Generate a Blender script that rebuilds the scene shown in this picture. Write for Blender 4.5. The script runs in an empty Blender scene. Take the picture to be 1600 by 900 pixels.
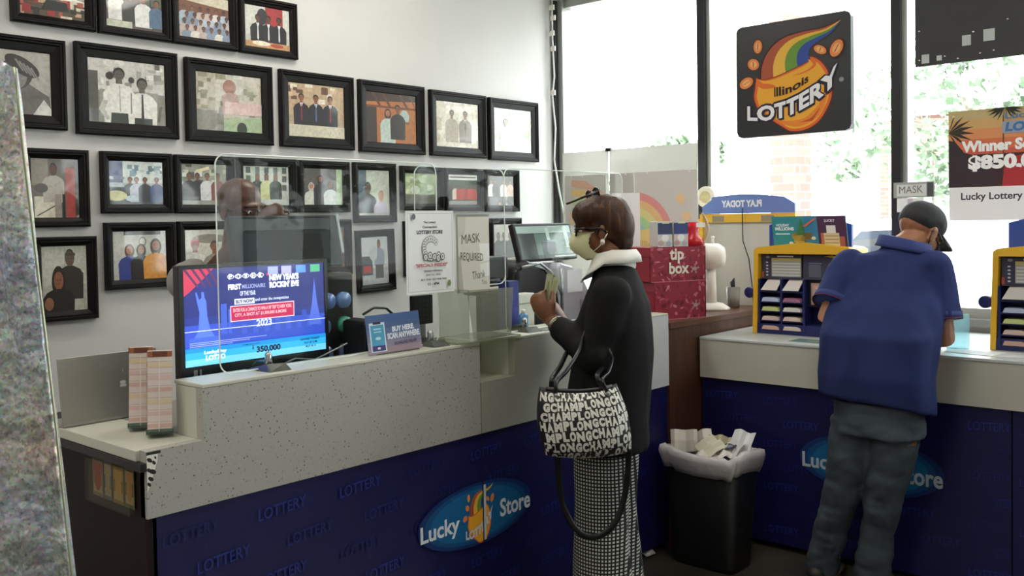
import bpy, math, random
from mathutils import Vector, Matrix, noise
from math import sin, cos, pi, radians as RAD
random.seed(7)
scn = bpy.context.scene

# ------------------------------------------------------------------ camera, world, light, exposure
F, CY, CAMH = 1486.5, 391.16, 1.55
PITCH, ROLL, YAW = 3.0691e-02, -1.6913e-02, 8.42361e-01
FW = Vector((sin(YAW)*cos(PITCH), cos(YAW)*cos(PITCH), -sin(PITCH)))
_r = Vector((cos(YAW), -sin(YAW), 0)); _u = _r.cross(FW)
RT = _r*cos(ROLL)+_u*sin(ROLL); UP = _u*cos(ROLL)-_r*sin(ROLL)
CAM = Vector((0, 0, CAMH))
cd = bpy.data.cameras.new('camera'); cam = bpy.data.objects.new('camera', cd)
scn.collection.objects.link(cam); scn.camera = cam
cd.sensor_width = 36; cd.lens = 36*F/1600; cd.shift_y = (CY-450)/1600; cd.clip_start = .02; cd.clip_end = 300
cam.matrix_world = Matrix(((RT.x, UP.x, -FW.x, CAM.x), (RT.y, UP.y, -FW.y, CAM.y), (RT.z, UP.z, -FW.z, CAM.z), (0, 0, 0, 1)))

def U(px, py, X=None, Y=None, Z=None, D=None):
    """a point of the place: where a sight line of the photograph meets a plane of the room"""
    d = FW+RT*((px-800)/F)-UP*((py-CY)/F)
    if X is not None: t = X/d.x
    elif Y is not None: t = Y/d.y
    elif Z is not None: t = (Z-CAMH)/d.z
    else: t = D
    return CAM+d*t

scn.view_settings.view_transform = 'Standard'; scn.view_settings.look = 'None'
scn.view_settings.gamma = 1; scn.view_settings.use_curve_mapping = False
scn.view_settings.exposure = 0.1
SKY_STRENGTH, SUN_STRENGTH, CEIL_W = 9.0, 2.0, 13.0
wd = bpy.data.worlds.new('sky'); scn.world = wd; wd.use_nodes = True
wn = wd.node_tree; bg = wn.nodes['Background']; bg.inputs[1].default_value = SKY_STRENGTH
tc = wn.nodes.new('ShaderNodeTexCoord'); nz = wn.nodes.new('ShaderNodeTexNoise'); nz.inputs['Scale'].default_value = 2.5
rp = wn.nodes.new('ShaderNodeValToRGB'); rp.color_ramp.elements[0].color = (.86, .93, 1, 1); rp.color_ramp.elements[1].color = (1, 1, .98, 1)
wn.links.new(tc.outputs['Generated'], nz.inputs['Vector']); wn.links.new(nz.outputs[0], rp.inputs[0]); wn.links.new(rp.outputs[0], bg.inputs[0])
sd = bpy.data.lights.new('sun', 'SUN'); sd.energy = SUN_STRENGTH; sd.angle = .01; sd.color = (1, .97, .9)
so = bpy.data.objects.new('sun', sd); scn.collection.objects.link(so)
so.rotation_euler = Vector((-.62, .15, .9)).to_track_quat('Z', 'Y').to_euler()

# ------------------------------------------------------------------ materials
def lin(c):
    if isinstance(c, str):
        c = tuple(int(c[i:i+2], 16)/255 for i in (0, 2, 4))
    return tuple((v/12.92 if v <= .04045 else ((v+.055)/1.055)**2.4) for v in c[:3])+(1,)
_M = {}
def mat(name, col='808080', rough=.5, metal=0, spec=.5, emit=0, noise_=None, bump=None, attr=False, coat=0, sheen=0):
    if name in _M: return _M[name]
    m = bpy.data.materials.new(name); m.use_nodes = True; nt = m.node_tree; b = nt.nodes['Principled BSDF']
    b.inputs['Roughness'].default_value = rough; b.inputs['Metallic'].default_value = metal
    b.inputs['Specular IOR Level'].default_value = spec; b.inputs['Coat Weight'].default_value = coat
    b.inputs['Coat Roughness'].default_value = .04; b.inputs['Sheen Weight'].default_value = sheen
    b.inputs['Base Color'].default_value = lin(col)
    co = nt.nodes.new('ShaderNodeTexCoord')
    src = None
    if attr:
        a = nt.nodes.new('ShaderNodeAttribute'); a.attribute_name = 'Col'; src = a.outputs['Color']
    if noise_:                                   # (second colour, scale, low, high, stretch)
        c2, sc, lo, hi = noise_[:4]
        n = nt.nodes.new('ShaderNodeTexNoise'); n.inputs['Scale'].default_value = sc; n.inputs['Detail'].default_value = 5
        mp = nt.nodes.new('ShaderNodeMapping'); mp.inputs['Scale'].default_value = noise_[4] if len(noise_) > 4 else (1, 1, 1)
        nt.links.new(co.outputs['Object'], mp.inputs[0]); nt.links.new(mp.outputs[0], n.inputs['Vector'])
        r = nt.nodes.new('ShaderNodeMapRange'); r.inputs['From Min'].default_value = lo; r.inputs['From Max'].default_value = hi
        nt.links.new(n.outputs[0], r.inputs[0])
        x = nt.nodes.new('ShaderNodeMix'); x.data_type = 'RGBA'
        nt.links.new(r.outputs[0], x.inputs['Factor'])
        if src: nt.links.new(src, x.inputs['A'])
        else: x.inputs['A'].default_value = lin(col)
        x.inputs['B'].default_value = lin(c2); src = x.outputs['Result']
    if src: nt.links.new(src, b.inputs['Base Color'])
    if emit:
        b.inputs['Emission Strength'].default_value = emit
        if src: nt.links.new(src, b.inputs['Emission Color'])
        else: b.inputs['Emission Color'].default_value = lin(col)
    if bump:                                     # (scale, strength, distance, stretch)
        n = nt.nodes.new('ShaderNodeTexNoise'); n.inputs['Scale'].default_value = bump[0]; n.inputs['Detail'].default_value = 4
        mp = nt.nodes.new('ShaderNodeMapping'); mp.inputs['Scale'].default_value = bump[3] if len(bump) > 3 else (1, 1, 1)
        nt.links.new(co.outputs['Object'], mp.inputs[0]); nt.links.new(mp.outputs[0], n.inputs['Vector'])
        bp = nt.nodes.new('ShaderNodeBump'); bp.inputs['Strength'].default_value = bump[1]; bp.inputs['Distance'].default_value = bump[2]
        nt.links.new(n.outputs[0], bp.inputs['Height']); nt.links.new(bp.outputs[0], b.inputs['Normal'])
    _M[name] = m; return m

def clear(name, tint='FFFFFF', ior=1.45, rough=0.0, opacity=0, body='E8E8E8'):
    """clear sheet: lets light straight through and mirrors at grazing angles"""
    if name in _M: return _M[name]
    m = bpy.data.materials.new(name); m.use_nodes = True; nt = m.node_tree
    nt.nodes.remove(nt.nodes['Principled BSDF']); out = nt.nodes['Material Output']
    t = nt.nodes.new('ShaderNodeBsdfTransparent'); t.inputs[0].default_value = lin(tint)
    g = nt.nodes.new('ShaderNodeBsdfGlossy'); g.inputs['Roughness'].default_value = rough
    lw = nt.nodes.new('ShaderNodeLayerWeight'); lw.inputs[0].default_value = .5
    pw = nt.nodes.new('ShaderNodeMath'); pw.operation = 'POWER'; pw.inputs[1].default_value = 5; nt.links.new(lw.outputs['Facing'], pw.inputs[0])
    f = nt.nodes.new('ShaderNodeMath'); f.operation = 'MULTIPLY_ADD'; f.inputs[1].default_value = .6; f.inputs[2].default_value = ((ior-1)/(ior+1))**2; nt.links.new(pw.outputs[0], f.inputs[0])
    x = nt.nodes.new('ShaderNodeMixShader'); nt.links.new(f.outputs[0], x.inputs[0])
    first = t.outputs[0]
    if opacity:
        d = nt.nodes.new('ShaderNodeBsdfDiffuse'); d.inputs[0].default_value = lin(body)
        tl = nt.nodes.new('ShaderNodeBsdfTranslucent'); tl.inputs[0].default_value = lin(body)
        xd = nt.nodes.new('ShaderNodeMixShader'); xd.inputs[0].default_value = .5
        nt.links.new(d.outputs[0], xd.inputs[1]); nt.links.new(tl.outputs[0], xd.inputs[2])
        x2 = nt.nodes.new('ShaderNodeMixShader'); x2.inputs[0].default_value = opacity
        nt.links.new(t.outputs[0], x2.inputs[1]); nt.links.new(xd.outputs[0], x2.inputs[2]); first = x2.outputs[0]
    nt.links.new(first, x.inputs[1]); nt.links.new(g.outputs[0], x.inputs[2]); nt.links.new(x.outputs[0], out.inputs[0])
    _M[name] = m; return m

PAINT = mat('printed_matt', attr=True, rough=.6)
GLOSSY = mat('printed_behind_glass', attr=True, rough=.5, coat=.8, noise_=('2E2620', 70, .42, 1.5))
SCREEN = mat('lit_screen', attr=True, rough=.3, emit=.85)
FLESH = mat('coloured_plastic', attr=True, rough=.4)

# ------------------------------------------------------------------ mesh builder
WM = {}
def wmat(o): return WM.get(o.name, Matrix.Identity(4))
class MB:
    def __init__(s): s.v, s.f, s.c, s.s = [], [], [], []; s.col = (1, 1, 1, 1); s.smooth = False
    def color(s, c): s.col = lin(c); return s
    def add(s, vs, fs, M=None):
        b = len(s.v)
        s.v += [tuple(M @ Vector(p)) if M else tuple(p) for p in vs]
        for f in fs: s.f.append([i+b for i in f]); s.c.append(s.col); s.s.append(s.smooth)
        return s
    def box(s, lo, hi, M=None):
        x0, y0, z0 = lo; x1, y1, z1 = hi
        v = [(x0, y0, z0), (x1, y0, z0), (x1, y1, z0), (x0, y1, z0), (x0, y0, z1), (x1, y0, z1), (x1, y1, z1), (x0, y1, z1)]
        return s.add(v, [(0, 3, 2, 1), (4, 5, 6, 7), (0, 1, 5, 4), (1, 2, 6, 5), (2, 3, 7, 6), (3, 0, 4, 7)], M)
    def rings(s, R, closed=False, caps=True):
        n = len(R[0]); v = [p for r in R for p in r]; f = []
        m = len(R)
        for i in range(m if closed else m-1):
            for j in range(n):
                a, b = i*n+j, i*n+(j+1) % n; i2 = (i+1) % m
                f.append((a, b, i2*n+(j+1) % n, i2*n+j))
        if caps and not closed: f.append(tuple(range(n))[::-1]); f.append(tuple((m-1)*n+j for j in range(n)))
        return s.add(v, f)
    def tube(s, pts, r, n=8, closed=False, sq=(1, 1), up=(0, 0, 1), round_=False):
        pts = [Vector(p) for p in pts]; m = len(pts)
        rr = list(r) if isinstance(r, (list, tuple)) else [r]*m
        if round_ and not closed:                 # hemispherical ends
            d0 = (pts[0]-pts[1]).normalized(); d1 = (pts[-1]-pts[-2]).normalized(); P, Q = [], []
            for a in (80, 55, 28): P.append((pts[0]+d0*rr[0]*sin(RAD(a)), rr[0]*cos(RAD(a))))
            for p, q in zip(pts, rr): P.append((p, q))
            for a in (28, 55, 80): P.append((pts[-1]+d1*rr[-1]*sin(RAD(a)), rr[-1]*cos(RAD(a))))
            pts = [p for p, _ in P]; rr = [q for _, q in P]; m = len(pts)
        R = []; up = Vector(up); prev = None
        for i, p in enumerate(pts):
            a = pts[(i-1) % m] if (closed or i > 0) else p; b = pts[(i+1) % m] if (closed or i < m-1) else p
            t = (b-a).normalized()
            if prev is None:
                x = t.cross(up)
                if x.length < .05: x = t.cross(Vector((0, 1, 0)))
                x.normalize()
            else:
                x = prev-t*prev.dot(t)
                x = x.normalized() if x.length > 1e-4 else prev
            prev = x; y = t.cross(x)
            R.append([p+x*(cos(2*pi*k/n)*rr[i]*sq[0])+y*(sin(2*pi*k/n)*rr[i]*sq[1]) for k in range(n)])
        sm = s.smooth; s.smooth = True; s.rings(R, closed); s.smooth = sm; return s
    def cyl(s, a, b, r0, r1=None, n=24): return s.tube([a, b], [r0, r0 if r1 is None else r1], n)
    def ell(s, c, r, R=None, n=20, m=12):
        c = Vector(c); R = R or Matrix.Identity(3); v = []; f = []
        for i in range(1, m):
            t = pi*i/m
            for j in range(n):
                p = 2*pi*j/n; v.append(c+R @ Vector((r[0]*sin(t)*cos(p), r[1]*sin(t)*sin(p), r[2]*cos(t))))
        v += [c+R @ Vector((0, 0, r[2])), c+R @ Vector((0, 0, -r[2]))]; T = len(v)-2
        for i in range(m-2):
            for j in range(n): a = i*n+j; b = i*n+(j+1) % n; f.append((a, a+n, b+n, b))
        for j in range(n): f.append((T, j, (j+1) % n)); f.append((T+1, (m-2)*n+(j+1) % n, (m-2)*n+j))
        sm = s.smooth; s.smooth = True; s.add(v, f); s.smooth = sm; return s
    def prism(s, poly, M, d):                     # poly in the uv plane of M, d thick along +w
        n = len(poly); v = [(x, y, 0) for x, y in poly]+[(x, y, d) for x, y in poly]
        f = [tuple(range(n))[::-1], tuple(range(n, 2*n))]+[(i, (i+1) % n, n+(i+1) % n, n+i) for i in range(n)]
        return s.add(v, f, M)
    def loft(s, secs, n=28, up=None):             # secs: (centre, axis_a vector, axis_b vector, power)
        R = []
        for c, a, b, p in secs:
            c, a, b = Vector(c), Vector(a), Vector(b); r = []
            for k in range(n):
                t = 2*pi*k/n; x, y = cos(t), sin(t)
                r.append(c+a*(abs(x)**(2/p)*(1 if x >= 0 else -1))+b*(abs(y)**(2/p)*(1 if y >= 0 else -1)))
            R.append(r)
        sm = s.smooth; s.smooth = True; s.rings(R); s.smooth = sm; return s
    def mesh(s, name):
        me = bpy.data.meshes.new(name); me.from_pydata(s.v, [], s.f); me.update()
        ca = me.color_attributes.new('Col', 'FLOAT_COLOR', 'CORNER')
        buf = []
        for f, c in zip(s.f, s.c): buf += list(c)*len(f)
        if len(buf) == len(ca.data)*4: ca.data.foreach_set('color', buf)
        me.polygons.foreach_set('use_smooth', s.s)
        return me
    def build(s, name, m, parent=None, bevel=0, seg=2, weld=False):
        return put(name, s.mesh(name), m, parent, bevel, seg)

def put(name, me, m, parent=None, bevel=0, seg=2):
    o = bpy.data.objects.new(name, me); scn.collection.objects.link(o); me.materials.append(m)
    if parent is None:
        n = len(me.vertices); import numpy as np
        co = np.empty(n*3); me.vertices.foreach_get('co', co); co = co.reshape(-1, 3)
        c = Vector(((co[:, 0].min()+co[:, 0].max())/2, (co[:, 1].min()+co[:, 1].max())/2, co[:, 2].min()))
        T = Matrix.Translation(c); o.location = c; me.transform(T.inverted()); WM[o.name] = T
    else:
        P = wmat(parent); o.parent = parent; me.transform(P.inverted()); WM[o.name] = P
    if bevel:
        b = o.modifiers.new('bevel', 'BEVEL'); b.width = bevel; b.segments = seg; b.limit_method = 'ANGLE'; b.angle_limit = .6
    return o
def tag(o, label=None, cat=None, group=None, kind=None):
    for k, v in (('label', label), ('category', cat), ('group', group), ('kind', kind)):
        if v: o[k] = v
    return o
def thing(name, label, cat, loc, group=None, rot=0):
    o = bpy.data.objects.new(name, None); scn.collection.objects.link(o); o.empty_display_size = .05
    o.location = loc; o.rotation_euler = (0, 0, rot)
    WM[o.name] = Matrix.Translation(Vector(loc)) @ Matrix.Rotation(rot, 4, 'Z')
    return tag(o, label, cat, group)
def settle(r, loc):
    d = Vector(r.location)-Vector(loc); r.location = loc
    for o in scn.objects:
        if o.parent == r: o.location += d
    WM[r.name] = Matrix.Translation(Vector(loc))
def copy_tree(src, loc=None, rot=None, parent=None):
    kids = [o for o in scn.objects if o.parent == src]
    c = src.copy(); scn.collection.objects.link(c)
    if parent: c.parent = parent
    if loc is not None: c.location = loc
    if rot is not None: c.rotation_euler = (0, 0, rot)
    for k in kids: copy_tree(k, parent=c)
    return c
def frame(o, u, v):
    u, v = Vector(u).normalized(), Vector(v).normalized(); w = u.cross(v).normalized(); o = Vector(o)
    return Matrix(((u.x, v.x, w.x, o.x), (u.y, v.y, w.y, o.y), (u.z, v.z, w.z, o.z), (0, 0, 0, 1)))

# ------------------------------------------------------------------ lettering and printed surfaces
_T = {}
def glyphs(s, bold=0):
    k = (s, bold)
    if k not in _T:
        cu = bpy.data.curves.new('t', 'FONT'); cu.body = s; cu.size = 1; cu.offset = bold; cu.resolution_u = 3
        ob = bpy.data.objects.new('t', cu); scn.collection.objects.link(ob)
        dg = bpy.context.evaluated_depsgraph_get(); me = bpy.data.meshes.new_from_object(ob.evaluated_get(dg))
        vs = [(v.co.x, v.co.y) for v in me.vertices]; fs = [tuple(p.vertices) for p in me.polygons]
        bpy.data.objects.remove(ob); bpy.data.curves.remove(cu); bpy.data.meshes.remove(me)
        x0 = min(v[0] for v in vs); x1 = max(v[0] for v in vs); y0 = min(v[1] for v in vs); y1 = max(v[1] for v in vs)
        _T[k] = ([((x-x0)/(x1-x0), (y-y0)/(y1-y0)) for x, y in vs], fs)
    return _T[k]
class Canvas:
    """flat print w x h metres: u right, v up, both 0..1; each shape is laid a hair above the last"""
    def __init__(s, M, w, h, bg='FFFFFF', eps=.00012, thick=.0006):
        s.mb = MB(); s.M, s.w, s.h, s.eps, s.k, s.t = M, w, h, eps, 0, thick
        s.mb.color(bg).box((0, 0, -thick), (w, h, 0), M)
    def _p(s, pts, f=None, off=0):
        z = s.k*s.eps+off
        v = [(min(max(x, 0), 1)*s.w, min(max(y, 0), 1)*s.h, z) for x, y in pts]
        s.mb.add(v, f or [tuple(range(len(v)))], s.M)
    def poly(s, pts, c):
        a = sum(pts[i][0]*pts[(i+1) % len(pts)][1]-pts[(i+1) % len(pts)][0]*pts[i][1] for i in range(len(pts)))
        s.k += 1; s.mb.color(c); s._p(pts if a > 0 else pts[::-1]); return s
    def rect(s, x0, y0, x1, y1, c): return s.poly([(x0, y0), (x1, y0), (x1, y1), (x0, y1)], c)
    def ell(s, x, y, rx, ry, c, rot=0, n=20):
        asp = s.w/s.h; P = []
        for i in range(n):
            a, b = rx*cos(2*pi*i/n), ry/asp*sin(2*pi*i/n)
            P.append((x+a*cos(rot)-b*sin(rot), y+(a*sin(rot)+b*cos(rot))*asp))
        return s.poly(P, c)
    def text(s, t, x0, y0, x1, y1, c, bold=.02, rot=0, shear=0, slope=0, mirror=False):
        vs, fs = glyphs(t, bold); s.k += 1; s.mb.color(c); P = []
        for a, b in vs:
            if mirror: a = 1-a
            x = x0+(x1-x0)*a+shear*b*(y1-y0); y = y0+(y1-y0)*b+slope*a; P.append((x, y))
        s._p(P, fs); return s
    def build(s, name, m=None, parent=None): return s.mb.build(name, m or PAINT, parent)

def remesh(mb, name, voxel=.006, smooth=5, wr=None):
    """fuse overlapping forms into one continuous surface; wr = (amplitude, scale vector) adds folds"""
    me = mb.mesh('t'); ob = bpy.data.objects.new('t', me); scn.collection.objects.link(ob)
    r = ob.modifiers.new('r', 'REMESH'); r.mode = 'VOXEL'; r.voxel_size = voxel; r.use_smooth_shade = True
    if smooth:
        q = ob.modifiers.new('s', 'SMOOTH'); q.iterations = smooth; q.factor = .5
    dg = bpy.context.evaluated_depsgraph_get(); out = bpy.data.meshes.new_from_object(ob.evaluated_get(dg))
    bpy.data.objects.remove(ob); bpy.data.meshes.remove(me); out.name = name; out.materials.clear()
    if wr:
        amp, sc = wr[0], Vector(wr[1])
        N = [v.normal.copy() for v in out.vertices]
        for v, n_ in zip(out.vertices, N):
            p = Vector((v.co.x*sc.x, v.co.y*sc.y, v.co.z*sc.z))
            v.co += n_*(amp*(noise.noise(p)+.5*noise.noise(p*2.1)))
    for p in out.polygons: p.use_smooth = True
    return out
# ------------------------------------------------------------------ the room
XW, YW, Y0, X0 = 4.95, 4.014, 2.416, 4.061        # window wall, photo wall, front counter face, window counter face
ZC = 3.25
def B(lo, hi, col=None):
    m = MB()
    if col: m.color(col)
    return m.box(lo, hi)
wallm = mat('wall_paint', 'D6D5D3', .75, noise_=('CECDCB', 2, .3, .7))
tag(B((-4.2, -4.2, -.1), (XW+.12, YW+.1, 0)).build('floor', mat('floor_tile', '4A463C', .35, noise_=('2E2B25', 5, .3, .7))), kind='structure')
tag(B((-4.2, -4.2, ZC), (XW+.12, YW+.1, ZC+.12)).build('ceiling', mat('ceiling_tile', 'D8D8D4', .85, noise_=('C8C8C4', 20, .4, .6))), kind='structure')
tag(B((-4.2, YW, 0), (XW+.12, YW+.12, ZC)).build('wall_back', wallm), kind='structure')
tag(B((-4.32, -4.2, 0), (-4.2, YW+.12, ZC)).build('wall_left', wallm), kind='structure')
tag(B((-4.2, -4.32, 0), (XW+.12, -4.2, ZC)).build('wall_front', wallm), kind='structure')
w = MB(); SILL, HEAD = 1.035, 3.0
w.box((XW, -4.2, 0), (XW+.12, YW, SILL)).box((XW, -4.2, HEAD), (XW+.12, YW, ZC)).box((XW, 3.985, SILL), (XW+.12, YW, HEAD))
tag(w.build('wall_right', mat('window_wall_paint', 'B9BAB6', .7)), kind='structure')
tag(B((XW-.035, -4.2, SILL-.035), (XW, YW-.01, SILL)).build('trim_1', mat('sill_aluminium', '8A8C8A', .35, .6)), kind='structure')
# windows: dark inner face, bright aluminium return
mul = [3.985, 2.887, 1.762, .64, -.48, -1.6, -2.72, -3.84]
dk = mat('mullion_dark', '1B1B1F', .4); al = mat('mullion_aluminium', 'A9ADA8', .35, .5); gl = clear('window_glass', 'FAFCFC')
for i in range(7):
    a, b = mul[i], mul[i+1]
    f = MB(); t = .045
    f.box((XW+.0, a-t, SILL), (XW+.1, a, HEAD)).box((XW+.0, b, SILL), (XW+.1, b+t*.3, HEAD)).box((XW+.02, b, SILL), (XW+.1, a, SILL+.05)).box((XW+.02, b, HEAD-.05), (XW+.1, a, HEAD))
    fo = tag(f.build('window_%d' % (i+1), al), kind='structure')
    MB().box((XW-.025, b-.02, SILL), (XW+.0, b+.028, HEAD)).build('window_mullion', dk, fo)
    if i == 0: MB().box((XW-.03, a-.006, SILL), (XW-.0, a+.024, HEAD)).build('window_mullion', dk, fo)
    B((XW+.05, b, SILL), (XW+.056, a, HEAD)).build('pane', gl, fo)

# ceiling lights
lm = mat('light_diffuser', 'FFF8EC', .5, emit=2.2); lf = mat('light_frame', 'E5E5E2', .4)
n = 0
for lx in (-2.2, .4, 2.9):
    for ly in (-1.6, 1.3, 3.2):
        if lx == 2.9 and ly == -1.6: continue
        r = thing('ceiling_light', 'flush rectangular ceiling light panel with white frame', 'light', (lx, ly, ZC-.05), 'ceiling light panels')
        m = MB()
        m.box((lx-.6, ly-.3, ZC-.05), (lx+.6, ly-.26, ZC)).box((lx-.6, ly+.26, ZC-.05), (lx+.6, ly+.3, ZC)).box((lx-.6, ly-.26, ZC-.05), (lx-.56, ly+.26, ZC)).box((lx+.56, ly-.26, ZC-.05), (lx+.6, ly+.26, ZC))
        m.build('light_housing', lf, r); B((lx-.56, ly-.26, ZC-.035), (lx+.56, ly+.26, ZC-.03)).build('diffuser', lm, r)
        ld = bpy.data.lights.new('panel', 'AREA'); ld.shape = 'RECTANGLE'; ld.size = 1.1; ld.size_y = .5; ld.energy = CEIL_W; ld.color = (1, .95, .86)
        lo = bpy.data.objects.new('ceiling_lamp_glow', ld); scn.collection.objects.link(lo); lo.parent = r; lo.location = (0, 0, -.01)

# ------------------------------------------------------------------ outside
tag(B((XW+.12, -25, -.16), (60, 40, -.12)).build('ground', mat('sunlit_concrete', 'D2CFC6', .9, noise_=('BDBAB0', 3, .3, .7))), kind='structure')
def bricks():
    m = mat('red_brick', 'B0705C', .9)
    nt = m.node_tree; b = nt.nodes['Principled BSDF']; t = nt.nodes.new('ShaderNodeTexBrick')
    t.inputs['Color1'].default_value = lin('8C675E'); t.inputs['Color2'].default_value = lin('9A766C'); t.inputs['Mortar'].default_value = lin('A09A94')
    t.inputs['Scale'].default_value = 1; t.inputs['Brick Width'].default_value = .2; t.inputs['Row Height'].default_value = .075; t.inputs['Mortar Size'].default_value = .006
    c = nt.nodes.new('ShaderNodeTexCoord'); s = nt.nodes.new('ShaderNodeSeparateXYZ'); k = nt.nodes.new('ShaderNodeCombineXYZ'); ad = nt.nodes.new('ShaderNodeMath')
    nt.links.new(c.outputs['Object'], s.inputs[0]); nt.links.new(s.outputs[0], ad.inputs[0]); nt.links.new(s.outputs[1], ad.inputs[1]); nt.links.new(ad.outputs[0], k.inputs[0])
    nt.links.new(s.outputs[2], k.inputs[1]); nt.links.new(k.outputs[0], t.inputs[0]); nt.links.new(t.outputs[0], b.inputs['Base Color']); return m
bm_ = bricks()
r = thing('brick_pillar', 'red brick pillar standing outside behind the hanging pot-of-gold sign', 'pillar', (7.6, 3.62, -.12))
B((7.5, 3.49, -.12), (7.75, 3.74, 3.6)).build('shaft', bm_, r); B((7.46, 3.45, 3.6), (7.79, 3.78, 3.72)).build('cap', mat('limestone', 'DDD8CC', .8), r)
B((7.47, 3.46, -.12), (7.78, 3.77, .25)).build('plinth', mat('limestone'), r)
# the house across the street
hx = 17
r = thing('brick_house', 'pink brick corner house with round bay and white windows across the street', 'house', (hx+2, 5.5, -.12))
m = MB(); m.box((hx+.6, 2.2, -.12), (hx+6, 6.6, 3.1)); m.build('wall', bm_, r)
m = MB(); m.smooth = True; m.tube([(hx+1, 5.6, -.12), (hx+1, 5.6, 3.25)], .95, 20); m.build('bay', bm_, r)
MB().tube([(hx+1, 5.6, 3.25), (hx+1, 5.6, 3.4)], [1.05, .9], 20).build('cornice', mat('white_trim', 'F0EEE8', .6), r)
for (yy, z) in ((5.75, 1.3), (5.2, 1.3), (3.9, 1.3), (2.9, 1.3)):
    xx = hx-.02 if yy > 5 else hx+.55
    wf = B((xx, yy-.25, z), (xx+.2, yy+.25, z+1.25)).build('window', mat('white_trim'), r)
    B((xx-.015, yy-.19, z+.06), (xx, yy+.19, z+1.19)).build('pane', mat('house_pane', '8FA4A0', .1), wf)
# trees
def tree(x, y, h, rad, seed, label):
    rnd = random.Random(seed); r = thing('street_tree', label, 'tree', (x, y, -.12))
    m = MB(); m.tube([(x, y, -.12), (x+.1, y, h*.4), (x, y+.1, h*.75)], [.16, .12, .06], 8)
    for k in range(7):
        a = rnd.uniform(0, 6.28); e = rnd.uniform(.4, .9)*rad
        m.tube([(x, y, h*.42), (x+e*cos(a)*.6, y+e*sin(a)*.6, h*.62), (x+e*cos(a), y+e*sin(a), h*.8)], [.07, .04, .015], 6)
    m.build('trunk', mat('bark', '6B6152', .9), r)
    m = MB()
    cl = [(rnd.gauss(0, .45)*rad, rnd.gauss(0, .45)*rad, h*.68+rnd.gauss(0, .3)*h*.5, rnd.uniform(.25, .5)*rad) for _ in range(26)]
    for cx, cy, cz, cr in cl:
        for k in range(150):
            d = Vector((rnd.gauss(0, 1), rnd.gauss(0, 1), rnd.gauss(0, 1))).normalized()*cr*rnd.uniform(.6, 1)
            p = Vector((x+cx, y+cy, max(cz, h*.3)))+d; a = Vector((rnd.gauss(0, 1), rnd.gauss(0, 1), rnd.gauss(0, 1))).normalized(); b = a.orthogonal().normalized(); q = rnd.uniform(.05, .11)
            m.color(('6C7E66', '7C8C74', '587052')[k % 3]); m.add([p-a*q, p+b*q*.6, p+a*q, p-b*q*.6], [(0, 1, 2, 3)])
    m.build('foliage', mat('leaves', attr=True, rough=.7), r)
tree(14.5, 3.6, 3.9, 1.6, 2, 'tall sunlit tree rising above the brick house')
tree(14, -.6, 5.0, 2.0, 3, 'broad green tree outside behind the winner poster')
tree(10, -3.5, 4.6, 1.8, 4, 'bushy street tree down the road from the shop')
tree(9.5, -8, 4.8, 2.0, 5, 'farthest bushy street tree beyond the shop corner')
tree(12.5, 8.2, 2.7, .9, 6, 'low leafy tree up the road beyond the brick house bay')
# parked car
cx, cy = 9.6, 1.95
r = thing('parked_van', 'white van parked outside the window behind the man in the cap', 'van', (cx, cy, -.12))
m = MB()
prof = [(-2.4, .25), (-2.4, 1.02), (-2.1, 1.08), (-1.6, 1.58), (-1.3, 1.64), (2.3, 1.62), (2.4, 1.5), (2.4, .25)]
M = frame((cx+.85, cy, -.12), (0, -1, 0), (0, 0, 1)); m.prism(prof, M, 1.7); m.build('body', mat('car_white', 'F4F4F4', .25, coat=1), r, bevel=.06, seg=3)
m = MB(); m.prism([(-1.95, 1.08), (-1.5, 1.52), (-1.0, 1.54), (-1.0, 1.08)], frame((cx-.86, cy, -.12), (0, -1, 0), (0, 0, 1)), .02)
m.build('side_window', mat('car_window', '39424A', .08), r)
for yy in (1.45, -1.45):
    for xs in (-.87, .7):
        wh = MB().cyl((cx+xs, cy+yy, .2), (cx+xs+.18, cy+yy, .2), .32, n=28).build('wheel', mat('tyre', '1D1D1D', .8), r)
        MB().cyl((cx+xs-.01, cy+yy, .2), (cx+xs+.19, cy+yy, .2), .2, n=20).build('hub_cap', mat('hub_silver', 'B8BABC', .3, .8), wh)
# ------------------------------------------------------------------ front service counter
lam = mat('grey_speckled_laminate', 'A8A69E', .45, noise_=('8A887F', 140, .60, .70)); lamt = mat('counter_top', 'C4C4B6', .35)
# fine dark chips in the laminate
nt = lam.node_tree; bs = nt.nodes['Principled BSDF']; vo = nt.nodes.new('ShaderNodeTexVoronoi'); vo.inputs['Scale'].default_value = 60
lt = nt.nodes.new('ShaderNodeMath'); lt.operation = 'LESS_THAN'; lt.inputs[1].default_value = .14
old = bs.inputs['Base Color'].links[0].from_socket; mx = nt.nodes.new('ShaderNodeMix'); mx.data_type = 'RGBA'; mx.inputs['B'].default_value = lin('55524B')
tcn = nt.nodes.new('ShaderNodeTexCoord'); nt.links.new(tcn.outputs['Object'], vo.inputs['Vector']); nt.links.new(vo.outputs['Distance'], lt.inputs[0]); nt.links.new(lt.outputs[0], mx.inputs['Factor']); nt.links.new(old, mx.inputs['A']); nt.links.new(mx.outputs['Result'], bs.inputs['Base Color'])
maroon = mat('dark_maroon_laminate', '1E0D0F', .55, spec=.25, noise_=('140809', 4, .3, .7)); XL, XM, XN, XE = 1.226, 1.396, 2.524, 3.80
Z1, ZL, ZH = .768, .95, 1.095
r = thing('service_counter', 'long front counter with grey speckled band over dark blue panels', 'counter', (2.5, 2.7, 0))
m = MB(); d = .035
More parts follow.
